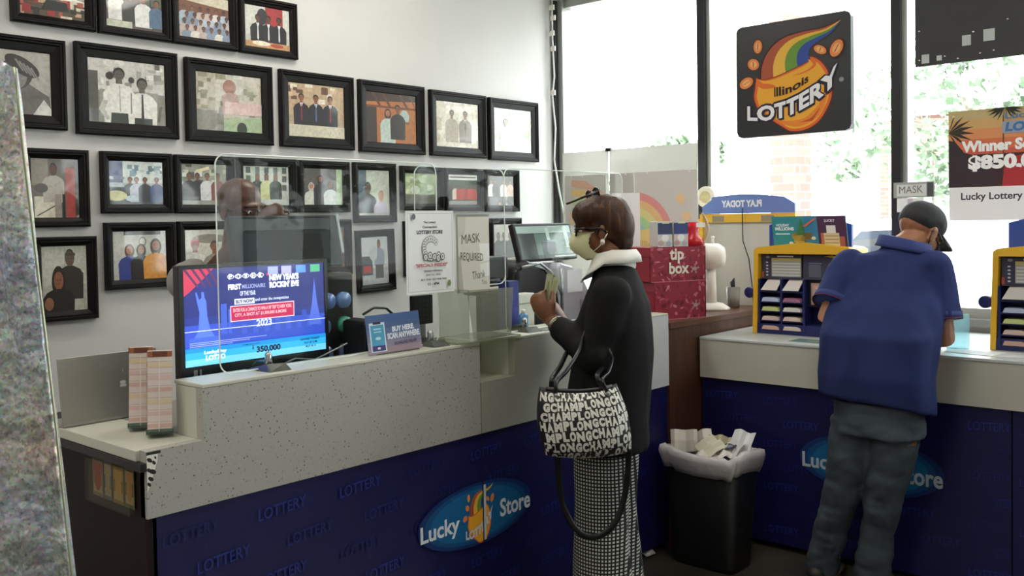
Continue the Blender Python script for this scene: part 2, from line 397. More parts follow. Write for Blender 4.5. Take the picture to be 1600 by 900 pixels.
# notched front band
M = frame((0, Y0+d, 0), (1, 0, 0), (0, 0, 1))
m.prism([(XL, Z1), (XN-.004, Z1), (XN-.004, ZH), (XM, ZH), (XM, ZL), (XL, ZL)], M, d); m.build('speckled_band', lam, r)
m = MB(); m.prism([(XN, Z1), (3.60, Z1), (3.60, ZH), (2.715, ZH), (2.715, .957), (XN, .957)], M, d); m.build('plain_band', mat('grey_laminate', '9A9A8E', .45), r)
B((3.60, Y0, Z1), (XE, Y0+.04, ZH+.005)).build('end_band', mat('pale_grey_laminate', 'C9CACB', .45), r)
B((XM, Y0+d, ZL), (XM+.02, 2.56, ZH-.001)).build('divider', lamt, r); B((XN-.02, Y0+d, .957), (XN, 2.60, ZH-.001)).build('divider', lamt, r); B((2.715, Y0+d, .957), (2.735, 2.60, ZH-.001)).build('divider', lamt, r)
m = MB(); m.box((XM, Y0+.0, ZH), (XN, 2.57, ZH+.012)).box((2.715, Y0, ZH), (XE, 2.62, ZH+.012)); m.build('raised_top', lamt, r, bevel=.003)
B((XN, Y0+d, .945), (2.715, 2.60, .957)).build('recess_shelf', mat('shelf_grey', 'A9AA9A', .45), r)
B((XN, 2.60, .957), (2.715, 2.615, ZH)).build('recess_back', mat('grey_laminate'), r)
B((XL-.012, Y0+d, ZL-.03), (XM, 3.12, ZL)).build('end_top', lamt, r, bevel=.002)
B((XM, 2.57, ZL-.03), (XE, 3.06, ZL)).build('work_surface', mat('work_surface_grey', '8D8D86', .5), r)
B((XL, Y0+.012, .0), (XL+.03, 3.1, ZL-.031)).build('end_panel', maroon, r)
B((XL-.018, Y0-.003, ZL-.052), (XL+.0, 3.12, ZL-.0305)).build('edge_strip', mat('strip_black', '14100F', .4), r)
B((XL+.03, Y0+.06, 0), (XE, Y0+.09, Z1+.1)).build('carcass', maroon, r)
B((XE-.02, Y0+.04, 0), (XE, 3.05, ZL-.031)).build('inner_end_panel', maroon, r)
def blue_panel(M, w, h, parent, name='blue_panel'):
    c = Canvas(M, w, h, '15164A', thick=.015); rnd = random.Random(int(w*100))
    y = .06; k = 0
    while y < .97:
        x = .0+(.5 if k % 2 else .1)*.25/w
        while x < 1:
            c.text('LOTTERY', x, y, min(x+.17/w, 1), y+.035/h, ('22266A', '20307A', '1B1F5C')[rnd.randrange(3)], .01, slope=.01/h); x += .30/w
        y += .10/h; k += 1
    return c
def small_logo(c, x0, x1, y0, y1, wtxt='E8ECF2'):
    """Lucky (pot) Store badge"""
    mx_, my = (x0+x1)/2, (y0+y1)/2; W = x1-x0; H = y1-y0
    for k, cc in enumerate(('17346A', '155083', '19669A')):
        q = 1-.10*k; c.poly([(mx_+.5*W*q*cos(a*pi/18), my+.02*H+.5*H*q*sin(a*pi/18)) for a in range(36)], cc)
    c.text('Lucky', x0+.02*W, my-.24*H, x0+.34*W, my+.10*H, wtxt, .025); c.text('Store', x0+.70*W, my-.17*H, x0+.99*W, my+.13*H, wtxt, .025)
    pot_logo(c, mx_-.14*W, my-.48*H, mx_+.16*W, my+.50*H, False)
LP = lambda x, y: ((x-60)/745, 1-((y-(150-120*(x-60)/745))/((885-75*(x-60)/745)-(150-120*(x-60)/745))))
def bez(P, n=24):                                  # Catmull-Rom through points
    out = []; P = [P[0]]+list(P)+[P[-1]]
    for i in range(1, len(P)-2):
        for k in range(n//3):
            t = k/(n//3); a, b, c, d_ = P[i-1:i+3]
            out.append(tuple(.5*((2*b[j])+(-a[j]+c[j])*t+(2*a[j]-5*b[j]+4*c[j]-d_[j])*t*t+(-a[j]+3*b[j]-3*c[j]+d_[j])*t**3) for j in (0, 1)))
    out.append(P[-1]); return out
def pot_logo(c, x0, y0, x1, y1, big=True, pale=0, words=True):
    def mixc(h): return ''.join('%02X' % int(int(h[i:i+2], 16)*(1-pale)+235*pale) for i in (0, 2, 4))
    T = lambda p: (x0+(x1-x0)*p[0], y0+(y1-y0)*p[1])
    Q = lambda pts: [T(LP(*p)) for p in pts]
    outer = bez([(228, 500), (235, 400), (280, 300), (370, 215), (500, 168), (640, 140), (750, 88)])
    inner = bez([(565, 400), (548, 335), (552, 285), (580, 250), (625, 218), (695, 168), (752, 92)])
    full = outer+inner[::-1]
    if big: c.poly(Q([(x-(8 if i < len(outer) else -3), y-7 if i < len(outer) else y+6) for i, (x, y) in enumerate(full)]), mixc('3A1218'))
    for k, cc in enumerate(('B4583A', 'F2BE48', '6E9A3C', '2E4FA0')):
        L = [(o[0]+(i[0]-o[0])*k/4, o[1]+(i[1]-o[1])*k/4) for o, i in zip(outer, inner)]
        R_ = [(o[0]+(i[0]-o[0])*(k+1)/4, o[1]+(i[1]-o[1])*(k+1)/4) for o, i in zip(outer, inner)]
        for a in range(len(L)-1): c.k -= (a > 0); c.poly(Q([L[a], L[a+1], R_[a+1], R_[a]]), mixc(cc))
    body = bez([(195, 480), (240, 492), (330, 470), (430, 425), (520, 380), (556, 352), (553, 335), (578, 336), (625, 365), (668, 430), (690, 520), (690, 600), (655, 690), (600, 770), (520, 820), (430, 832), (365, 800), (300, 760), (215, 700), (180, 620), (185, 560)])
    if big: c.poly(Q([(445+(x-445)*1.035, 590+(y-590)*1.035) for x, y in body]), mixc('6A2418'))
    c.poly(Q(body), mixc('E86A28'))
    c.poly(Q([(440+(x-440)*.93, 585+(y-585)*.93) for x, y in body]), mixc('F5B031'))
    if big:
        c.poly(Q(bez([(300, 745), (400, 765), (520, 740), (610, 650), (660, 560), (650, 650), (590, 745), (480, 800), (380, 790)])), mixc('EE8A2C'))
        c.poly(Q(bez([(205, 485), (195, 520), (240, 550), (330, 540), (300, 520), (240, 515)])), mixc('E8702A'))
        c.poly(Q(bez([(550, 350), (575, 385), (520, 430), (440, 460), (520, 440), (590, 395), (590, 350)])), mixc('E8702A'))
        c.poly(Q(bez([(480, 775), (560, 740), (620, 670), (570, 760)])), mixc('C85020'))
    for cx_, cy_, rx, ry, ro in ((207, 268, 30, 46, .1), (175, 388, 40, 38, 0), (125, 515, 34, 52, 1.0), (622, 285, 42, 28, .4), (725, 275, 36, 62, .45)):
        for kk, cc in ((1.22, '4A1A18'), (1, 'EC8E48'), (.6, 'F6B878')):
            if not big and kk != 1: continue
            c.poly(Q([(cx_+kk*(rx*cos(a)*cos(ro)-ry*sin(a)*sin(ro)), cy_+kk*(rx*cos(a)*sin(ro)+ry*sin(a)*cos(ro))) for a in [i*pi/8 for i in range(16)]]), mixc(cc))
        if big: c.poly(Q([(cx_-3-ry*.5*sin(-ro), cy_-ry*.5*cos(ro)), (cx_+3-ry*.5*sin(-ro), cy_-ry*.5*cos(ro)), (cx_+3+ry*.5*sin(-ro), cy_+ry*.5*cos(ro)), (cx_-3+ry*.5*sin(-ro), cy_+ry*.5*cos(ro))]), mixc('B04A24'))
    if not words: return
    # arched wordmark
    def word(t, P, hts, cc, bold, dx=0, dy=0, grow=0):
        vs, fs = glyphs(t, bold); c.k += 1; c.mb.color(cc); Pn = []
        for a, b in vs:
            q = a*(len(P)-1); i = min(int(q), len(P)-2); f_ = q-i
            bx, by = P[i][0]+(P[i+1][0]-P[i][0])*f_, P[i][1]+(P[i+1][1]-P[i][1])*f_; hh = hts[0]+(hts[1]-hts[0])*a
            Pn.append(T(LP(bx+dx, by-(b*(hh+2*grow)-grow)+dy)))
        c._p(Pn, fs)
    base = bez([(130, 770), (240, 770), (340, 754), (430, 726), (530, 672), (630, 602), (730, 495)])
    if big:
        for dx_, dy_ in ((-9, 0), (9, 0), (0, 9), (0, -9), (9, 12)): word('LOTTERY', base, (105, 130), mixc('1B1638'), .07, dx_, dy_)
        word('LOTTERY', base, (100, 125), 'F4F4F6', .04)
        word('Illinois', bez([(318, 606), (430, 574), (545, 500)]), (64, 54), mixc('1A1208'), .03)
        c.ell(*T(LP(755, 482)), .02, .02, mixc('9A9A9A'))
    else: word('LOTTERY', base, (105, 130), 'D8D8DC', .06)
c = blue_panel(frame((XL+.02, Y0+.012, .03), (1, 0, 0), (0, 0, 1)), XE-XL-.02, Z1-.03, r)
W_ = XE-XL-.02; H_ = Z1-.03
small_logo(c, (2.20-XL-.02)/W_, (2.80-XL-.02)/W_, (.355-.03)/H_, (.585-.03)/H_)
c.rect((2.505-XL)/W_, (.37-.03)/H_, (2.522-XL)/W_, (.575-.03)/H_, 'C9CDD0')
c.rect((XN-XL-.02)/W_, 0, (XN-XL-.014)/W_, 1, '1E1B3C')
c.build('blue_panel', mat('blue_print', attr=True, rough=.35), r)
# chipped corner with bare patterned board and the flyer pocket on the end panel
M = frame((XL, Y0-.0015, 0), (1, 0, 0), (0, 0, 1))
c = Canvas(frame((XL+.001, Y0-.0012, .84), (1, 0, 0), (0, 0, 1)), .04, .108, 'A8A69E', thick=.0004)
c.mb = MB(); c.mb.color('E4E2D8').add([(0, 0, 0), (.012, .03, 0), (.03, .08, 0), (.032, .1, 0), (0, .1, 0)], [(0, 1, 2, 3, 4)], c.M)
c.rect(0, .93, 1, 1, '17140F')
for (x, y, q) in ((.2, .8, .1), (.5, .72, .08), (.15, .55, .09), (.4, .5, .12), (.25, .33, .1), (.12, .2, .08), (.6, .84, .05)): c.ell(x, y, q*1.3, q*.8, '17140F', rot=q*9)
c.build('chipped_corner', PAINT, r)
pk = thing('flyer_pocket', 'clear flyer pocket full of ticket leaflets on the maroon counter end', 'leaflet holder', (XL-.01, 2.62, .78))
M = frame((XL-.012, 2.74, .768), (0, -1, 0), (0, 0, 1)); MB().box((0, 0, 0), (.27, .125, .010), M).build('pocket', clear('pocket_plastic', 'F0ECE0', ior=1.3), pk)
for k, (a, b, cc, dd) in enumerate(((.01, .075, '8E7A70', 'A04A40'), (.08, .13, '5A6E88', 'A8A090'), (.135, .20, '8A7238', 'C0A050'), (.205, .26, '5E7048', 'B88A58'))):
    c = Canvas(frame((XL-.003-.0003*k, 2.74-a, .782), (0, -1, 0), (0, 0, 1)), b-a, .106+.006*(k % 2), cc)
    c.rect(.1, .62, .9, .9, dd); c.rect(.1, .1, .9, .3, 'B0A890'); c.ell(.5, .45, .3, .3, dd); c.build('leaflet', PAINT, pk)

# ------------------------------------------------------------------ timber end unit and window counter
wood = mat('brown_wood', '5A3524', .45, noise_=('3E2418', 6, .3, .7, (6, 6, .6)), bump=(30, .1, .002, (4, 4, .3)))
r = thing('wooden_cabinet', 'brown wood end cabinet between the two counters holding the red boxes', 'cabinet', (4.35, 2.8, 0))
B((XE+.002, Y0, 0), (XW-.04, Y0+.03, 1.03)).build('side_panel', wood, r); B((XE+.002, Y0+.03, 0), (XE+.03, 3.0, 1.03)).build('end_panel', wood, r)
B((XE+.002, Y0-.01, 1.03), (XW-.04, 3.05, 1.06)).build('wood_top', mat('wood_top', '6B4534', .35, noise_=('4C2E20', 5, .3, .7, (.8, 8, 8))), r, bevel=.003)
B((XE+.03, 2.97, 0), (XW-.04, 3.0, 1.03)).build('back_panel', wood, r)
r = thing('window_counter', 'pale grey writing counter with blue printed front below the windows', 'counter', (4.5, .5, 0))
B((X0, -2.6, .775), (X0+.035, Y0-.012, .958)).build('band', mat('cream_laminate', 'BDBCAF', .45), r)
B((X0-.004, -2.6, .958), (XW-.001, Y0-.012, .972)).build('top', mat('cream_top', 'C2C7C4', .3), r, bevel=.003)
B((X0+.06, -2.6, 0), (X0+.08, Y0-.012, .86)).build('carcass', maroon, r)
for y0, y1, lg in ((1.02, Y0-.012, True), (-.6, 1.015, False), (-2.6, -.605, False)):
    w_ = y1-y0; M = frame((X0+.02, y1, .03), (0, -1, 0), (0, 0, 1)); c = blue_panel(M, w_, .742, r)
    if lg: small_logo(c, (y1-1.90)/w_, (y1-1.27)/w_, .40, .75, 'B9C0C8')
    c.build('blue_panel', mat('blue_print'), r)
# ------------------------------------------------------------------ framed photographs on the wall
fm = mat('black_frame_wood', '0D0B09', .45, spec=.22)
def person_fig(c, x, y, s, skin, hair, top, low=None, tie=None, longhair=False, glasses=False, cap=False):
    """x centre, y chin height, s head height (fractions of picture height)"""
    A = c.h/c.w; q = s*A
    c.poly([(x-q*1.15, y-s*3.2), (x-q*1.2, y-s*.9), (x-q*.9, y-s*.45), (x-q*.3, y-s*.15), (x+q*.3, y-s*.15), (x+q*.9, y-s*.45), (x+q*1.2, y-s*.9), (x+q*1.15, y-s*3.2)], top)
    if low: c.rect(x-q*.9, y-s*5.5, x+q*.9, y-s*3.1, low)
    c.poly([(x-q*.24, y-s*.2), (x+q*.24, y-s*.2), (x+q*.2, y+s*.3), (x-q*.2, y+s*.3)], skin)
    if longhair: c.ell(x, y+s*.35, q*.52, s*.85*A, hair)
    c.ell(x, y+s*.58, q*.43, s*.56*A, hair)
    c.ell(x, y+s*.45, q*.36, s*.48*A, skin)
    c.rect(x-q*.2, y+s*.5, x-q*.08, y+s*.55, '1A1412'); c.rect(x+q*.08, y+s*.5, x+q*.2, y+s*.55, '1A1412')
    c.rect(x-q*.12, y+s*.2, x+q*.12, y+s*.25, '6A3A30')
    if glasses: c.rect(x-q*.32, y+s*.42, x+q*.32, y+s*.62, '1C1A1A')
    if cap: c.rect(x-q*.42, y+s*.75, x+q*.5, y+s*1.0, hair)
    c.poly([(x-q*.25, y-s*.17), (x+q*.25, y-s*.17), (x, y-s*.9)], 'E8E8E8' if tie else top)
    if tie: c.poly([(x-q*.06, y-s*.25), (x+q*.06, y-s*.25), (x+q*.12, y-s*2.2), (x, y-s*2.5), (x-q*.12, y-s*2.2)], tie)
SK = ['7A4A34', '8E5A40', '5C3626', 'A87054', 'C89478']
def ph_group(bg, lower, figs, extra=None):
    def f(c):
        c.rect(0, 0, 1, .45, lower)
        if extra: extra(c)
        for g in figs: person_fig(c, *g[:6], **(g[6] if len(g) > 6 else {}))
    return bg, f
def clutter(cols, n=26, y0=.4, y1=1, seed=1, sz=.12):
    def f(c):
        rnd = random.Random(seed)
        for i in range(n):
            x, y = rnd.random(), rnd.uniform(y0, y1); a, b = rnd.uniform(.3, 1)*sz, rnd.uniform(.3, 1)*sz
            c.rect(x-a, y-b, x+a, y+b, cols[i % len(cols)])
    return f
def portrait_bw(c):
    c.poly([(0, 1), (.25, 1), (.45, .6), (.3, .1), (0, .1)], '4A4844'); c.poly([(.4, .05), (.45, .45), (.75, .5), (.98, .3), (1, 0), (.3, 0)], '6E6A66')
    c.ell(.62, .62, .19, .24, '3E3A38', .3); c.ell(.58, .58, .17, .22, '8A8480', .3); c.ell(.70, .76, .2, .13, '2E2B2A', -.5); c.rect(.42, .58, .66, .68, '1A1A1A'); c.rect(.46, .42, .56, .45, '3A3230')
    for k in range(5): c.poly([(.62+.04*k, .86-.03*k), (.64+.04*k, .87-.03*k), (.72+.04*k, .68-.03*k), (.70+.04*k, .68-.03*k)], '8A8682')
    c.poly([(.35, 0), (.5, .16), (.6, 0)], 'E8E6E2'); c.poly([(.8, 0), (.92, .25), (1, .1), (1, 0)], 'E0DEDA')
def two_men(c):
    clutter(['9A9890', 'E8E6DE', '6E6C66', 'F4F2EA', 'B8B6AE'], 40, .35, 1, 4, .06)(c)
    c.rect(.58, .0, .9, .3, 'C8C6BE')
    c.rect(0, 0, 1, .5, '8E8C84'); c.rect(0, 0, .12, .8, '5A5852'); c.ell(.27, .74, .05, .06, '3A3834'); c.ell(.55, .70, .04, .05, '4A4844'); c.rect(.14, .1, .9, .52, 'A09E96')
    person_fig(c, .39, .66, .22, '5E5A54', '1E1C1A', 'F2F0E8', '26241F'); c.poly([(.27, 0), (.28, .16), (.52, .16), (.53, 0)], '26241F'); c.poly([(.39, .6), (.40, .6), (.405, .18), (.39, .18)], 'B8B6AE')
    person_fig(c, .69, .54, .21, '6A665E', '1E1C1A', 'F0EEE6', '26241F', tie='2E2C2A'); c.rect(.58, 0, .82, .1, '26241F'); c.poly([(.53, .16), (.535, .5), (.55, .5), (.55, .16)], '8A8880')
    c.poly([(.17, .35), (.12, .2), (.22, .04), (.26, .06), (.2, .2), (.24, .35)], 'CAC8C0'); c.poly([(.92, .3), (.96, .32), (.92, .05), (.88, .05)], '6A665E')
def faded(c):
    clutter(['B8B2A0', '9A947E', 'D0CCBE', '8A8470', 'C4B8A4'], 50, .2, 1, 8, .08)(c); c.rect(0, 0, .3, .35, '8E8A82'); c.rect(.3, 0, .4, .3, '7A766E'); c.ell(.5, .78, .10, .13, 'A06858'); c.poly([(.38, .3), (.38, .62), (.48, .68), (.62, .66), (.68, .3)], 'B89C94'); c.rect(.42, .3, 1, .52, 'D8B8B4'); c.poly([(.4, 0), (.4, .2), (1, .28), (1, 0)], 'A4B890'); c.ell(.68, .05, .08, .12, '2E2C28')
def lady_car(c):
    c.rect(0, .5, 1, 1, '3E4A30'); c.rect(.3, .45, .8, .78, 'C22A2E'); c.ell(.56, .85, .08, .1, '8A5A42'); c.poly([(0, .42), (.25, .44), (1, .3), (1, .4), (.3, .55), (0, .55)], 'ECE8DC')
    clutter(['C2604A', '2E2C2A', 'E8D8C0', 'A82E2E', 'D8B090', '5A4A40'], 26, 0, .35, 5, .09)(c); c.ell(.2, .75, .12, .14, 'C8A060'); c.poly([(.3, .12), (.4, .35), (.7, .33), (.75, .15)], '1E2422')
def four_people(c):
    c.rect(0, .5, .6, 1, '4A3038'); c.rect(.6, .55, 1, 1, '5A6656'); c.rect(.78, .5, .8, 1, '2A2A28')
    for g in ((.18, .66, .16, SK[3], '3A2A22', 'F4F2F0', None), (.42, .62, .16, SK[0], '1E1816', '3A3A38', None), (.66, .6, .17, SK[1], '2A201C', 'F6F6F4', None), (.9, .55, .15, SK[1], '1E1816', '5A7898', None)): person_fig(c, *g[:6])
    c.rect(0, 0, .45, .14, 'D8DCC8')
def crowd(c):
    c.rect(0, .55, 1, 1, '7A4A30'); c.poly([(0, .85), (1, .75), (1, 1), (0, 1)], 'D8D0B8'); rnd = random.Random(3)
    for row in range(4):
        for k in range(6): person_fig(c, .1+.16*k+.05*(row % 2), .62-.15*row, .11, SK[rnd.randrange(3)], '1E1614', ('C8B8B0', 'B8C4D0', 'E8E0D8', '8A9AB0')[rnd.randrange(4)])
def three_suits(c):
    c.rect(0, .3, 1, 1, 'D4D6CE'); c.rect(.45, .3, .85, 1, 'A83034'); c.ell(.38, .75, .12, .2, '2A2A2E')
    for x in (.28, .52, .76): person_fig(c, x, .62, .18, SK[2], '181412', '1E1E22', tie='E4E4E4')
    c.rect(0, 0, 1, .14, 'C89A6A'); c.ell(.35, .1, .2, .06, 'F0E4D0'); c.ell(.7, .08, .15, .05, 'B05038')
def office3(c):
    c.rect(0, .4, 1, 1, 'C2A888'); clutter(['E8E0CC', '6A4A3A', 'D8B898'], 14, .65, 1, 6, .07)(c)
    for x, t in ((.22, '8A2A30'), (.48, '5A6A9A'), (.74, 'A03038')): person_fig(c, x, .66, .15, SK[1], '1C1614', '26222A', tie=t)
    c.rect(0, 0, 1, .22, 'CFC9B2')
def cabin(c):
    c.rect(0, 0, 1, 1, 'B06A34'); c.poly([(0, 1), (1, 1), (1, .88), (0, .8)], '3E2418')
    for x in (.1, .3, .65, .85): c.poly([(x, 1), (x+.05, 1), (x+.2, .72), (x+.15, .72)], '5A3018')
    c.rect(0, .7, 1, .74, '6A3A1E'); c.rect(0, 0, .2, .7, '2E1E18'); c.ell(.76, .55, .1, .14, 'A8B8B0'); c.rect(.66, .4, .86, .45, '7A4A2A')
    person_fig(c, .42, .52, .17, SK[3], '2A1A14', 'B8C8BE', longhair=True); person_fig(c, .62, .62, .17, SK[0], '181210', '2E221C')
def pale_pair(c):
    clutter(['E4E0D0', 'C8C0A8', 'F0EEE0'], 20, .1, 1, 9, .1)(c); person_fig(c, .36, .66, .17, '8A7468', '4A403A', 'B0A494'); person_fig(c, .68, .66, .17, '9A8478', '544A44', '8E8478', tie='5A4A44')
def pale(c): clutter(['D8DCC8', 'C0CCB0', 'E8ECE0', 'B4BCA8'], 60, 0, 1, 11, .07)(c); person_fig(c, .3, .6, .17, 'A8988A', '7A7268', 'C8C8BE')
def sitter(c):
    c.rect(0, 0, 1, 1, '6A6058'); c.rect(.0, .55, .35, 1, '8E8478'); c.rect(.72, 0, .92, .85, 'A83A34'); c.rect(.92, 0, 1, 1, '3A342E'); c.rect(.05, 0, .5, .36, 'DAD6C2'); c.poly([(.1, .02), (.5, .2), (.5, .22), (.1, .04)], '3A3630')
    person_fig(c, .46, .74, .15, SK[2], '15110F', 'B4AEA4'); c.rect(.48, 0, .62, .4, '9A9288'); c.rect(.64, 0, .7, .4, '2A2624'); c.ell(.2, .5, .14, .08, '4A4440')
def blue_room(c):
    c.rect(0, .5, .25, 1, '34487A'); c.rect(.25, .5, 1, 1, 'DCE4DE'); clutter(['6A8A9A', '4A6A7A', 'B8C8C8'], 16, .6, .9, 2, .07)(c); c.rect(0, 0, 1, .4, '2A2E3A')
    for x, t in ((.38, '1A1C26'), (.5, 'B8C0D0'), (.66, '141622'), (.88, '1E3A78')): person_fig(c, x, .5, .14, SK[1], '14100E', t)
    c.ell(.12, .2, .2, .12, 'DCD8A0'); c.ell(.4, .14, .12, .07, 'C8D8E8')
def women3(c):
    c.rect(0, .4, 1, 1, 'D2D2CA'); c.rect(.2, .92, .9, 1, '2A2422'); c.ell(.55, .78, .07, .1, '4A463E'); c.ell(.55, .78, .055, .08, 'D2D2CA')
    for x, h, t in ((.3, '4A241E', '2E3A8E'), (.52, '1A1412', '1A1618'), (.8, '221816', 'E09A3A')): person_fig(c, x, .52 if x < .7 else .58, .2 if x < .7 else .24, SK[4] if x < .5 else SK[3], h, t, longhair=True)
def couple(c):
    c.rect(0, .4, 1, 1, 'C8CABC'); c.rect(.5, .4, .52, 1, 'A8AA9C'); person_fig(c, .62, .72, .17, '6A5A4E', '4A463E', '2E2A26', cap=True); person_fig(c, .36, .38, .2, SK[1], '241812', '1E1814', longhair=True); c.ell(.14, .12, .1, .1, SK[1])
def suits_mixed(c):
    clutter(['8A8A80', '4A4A44', 'C8CCB0', '6A7A5A', 'E0E0D8'], 24, .5, 1, 12, .1)(c); c.poly([(.3, .85), (.6, .95), (.62, .88), (.32, .78)], 'E8D8A8')
    for x, t in ((.16, '24262C'), (.34, '2A2A30'), (.56, 'D8D8D8'), (.8, '8A4A4A')): person_fig(c, x, .62, .16, SK[0], '16120F', t)
def signers(c):
    c.rect(0, .4, 1, 1, 'D4D8D0')
    for x in (.1, .3, .5, .7, .9):
        for y in (.45, .68, .9): c.rect(x-.05, y-.08, x+.05, y+.08, '5A625E')
    for x, t in ((.3, '3A3E46'), (.5, 'D8D89A'), (.7, '2E3A3A')): person_fig(c, x, .66, .16, SK[1], '1A1412', t)
def nuns(c):
    c.rect(0, 0, 1, 1, '5E5A58'); c.rect(.84, 0, 1, 1, 'B8CCA0')
    for x, y, t in ((.18, .42, 'E4E2D8'), (.42, .62, '2E3034'), (.68, .46, 'C8D0CC')): person_fig(c, x, y, .2, SK[1] if x > .3 else SK[4], '201814' if x > .3 else 'C8C0B8', t, longhair=True)
def red_team(c):
    c.rect(0, 0, 1, 1, '4A5A48'); c.rect(0, .82, 1, 1, 'ECECE6'); c.rect(.05, .89, .95, .93, '3A3A38'); c.rect(0, 0, 1, .12, 'A0A098')
    for i in range(7): person_fig(c, .1+.13*i, .55, .12, SK[i % 3], '16120F', ('2A2A24', 'E0C8B8', 'B82A2A', 'C83A30', 'A02626', 'D0402E', 'C03028')[i])
def dancers(c):
    c.rect(0, 0, 1, 1, '4E463C'); c.rect(0, 0, 1, .1, '9A7A5A')
    for x, t in ((.14, 'E8E4DC'), (.3, '3A2E28'), (.6, 'E0E0C8'), (.86, 'C8A890')): person_fig(c, x, .74, .14, SK[1], '1A1410', t, '1E1A18')
def green_old(c): c.rect(0, 0, 1, 1, 'A8B48C'); clutter(['C8D4A8', '8E9E74', 'D8E0C0'], 30, .3, 1, 14, .1)(c); c.rect(0, 0, 1, .3, '6A6A5E'); c.ell(.3, .45, .14, .14, 'D8D8CC')
def man_red(c): c.rect(0, .3, 1, 1, 'D8D4C4'); c.ell(.5, .8, .35, .1, '8A8070'); person_fig(c, .2, .55, .24, '8A4A3A', 'B83030', 'E8E4DC'); person_fig(c, .6, .5, .24, SK[1], '3A3024', '9A9484')
def bar(c): c.rect(0, 0, 1, 1, '4A2E20'); clutter(['6A4028', '8E5A34', '2E1C14'], 18, 0, 1, 15, .12)(c); person_fig(c, .45, .5, .2, SK[2], '120E0C', '2A1E18')
def plate_man(c): c.rect(0, .35, 1, 1, 'D8DCE0'); c.rect(0, .2, .4, .6, '3A4250'); c.rect(.05, .25, .35, .4, 'B83A3A'); person_fig(c, .66, .78, .12, SK[1], '1C1612', '8A96A8', '4A4E56'); c.ell(.44, .66, .16, .17, 'C8CCD0')
def blue_room_tall(c): c.rect(0, 0, 1, 1, 'C8CCBE'); c.rect(0, 0, .25, 1, '4A5A6A'); person_fig(c, .3, .5, .2, SK[2], '1A1614', '2A2E3A'); person_fig(c, .72, .34, .18, SK[4], 'A86A3A', 'C8BCD0'); c.rect(0, 0, 1, .05, 'B8B8B0')
def black_band(c): c.rect(0, .3, 1, 1, 'A8A298'); [person_fig(c, x, .62, .15, SK[2], '0E0C0B', '16141A') for x in (.2, .45, .72, .9)]; c.rect(0, 0, 1, .12, '6A5A50')
def px(l, t, r_, b):
    a, b_ = U(l, (t+b)/2, Y=YW), U(r_, (t+b)/2, Y=YW); return a.x, b_.x
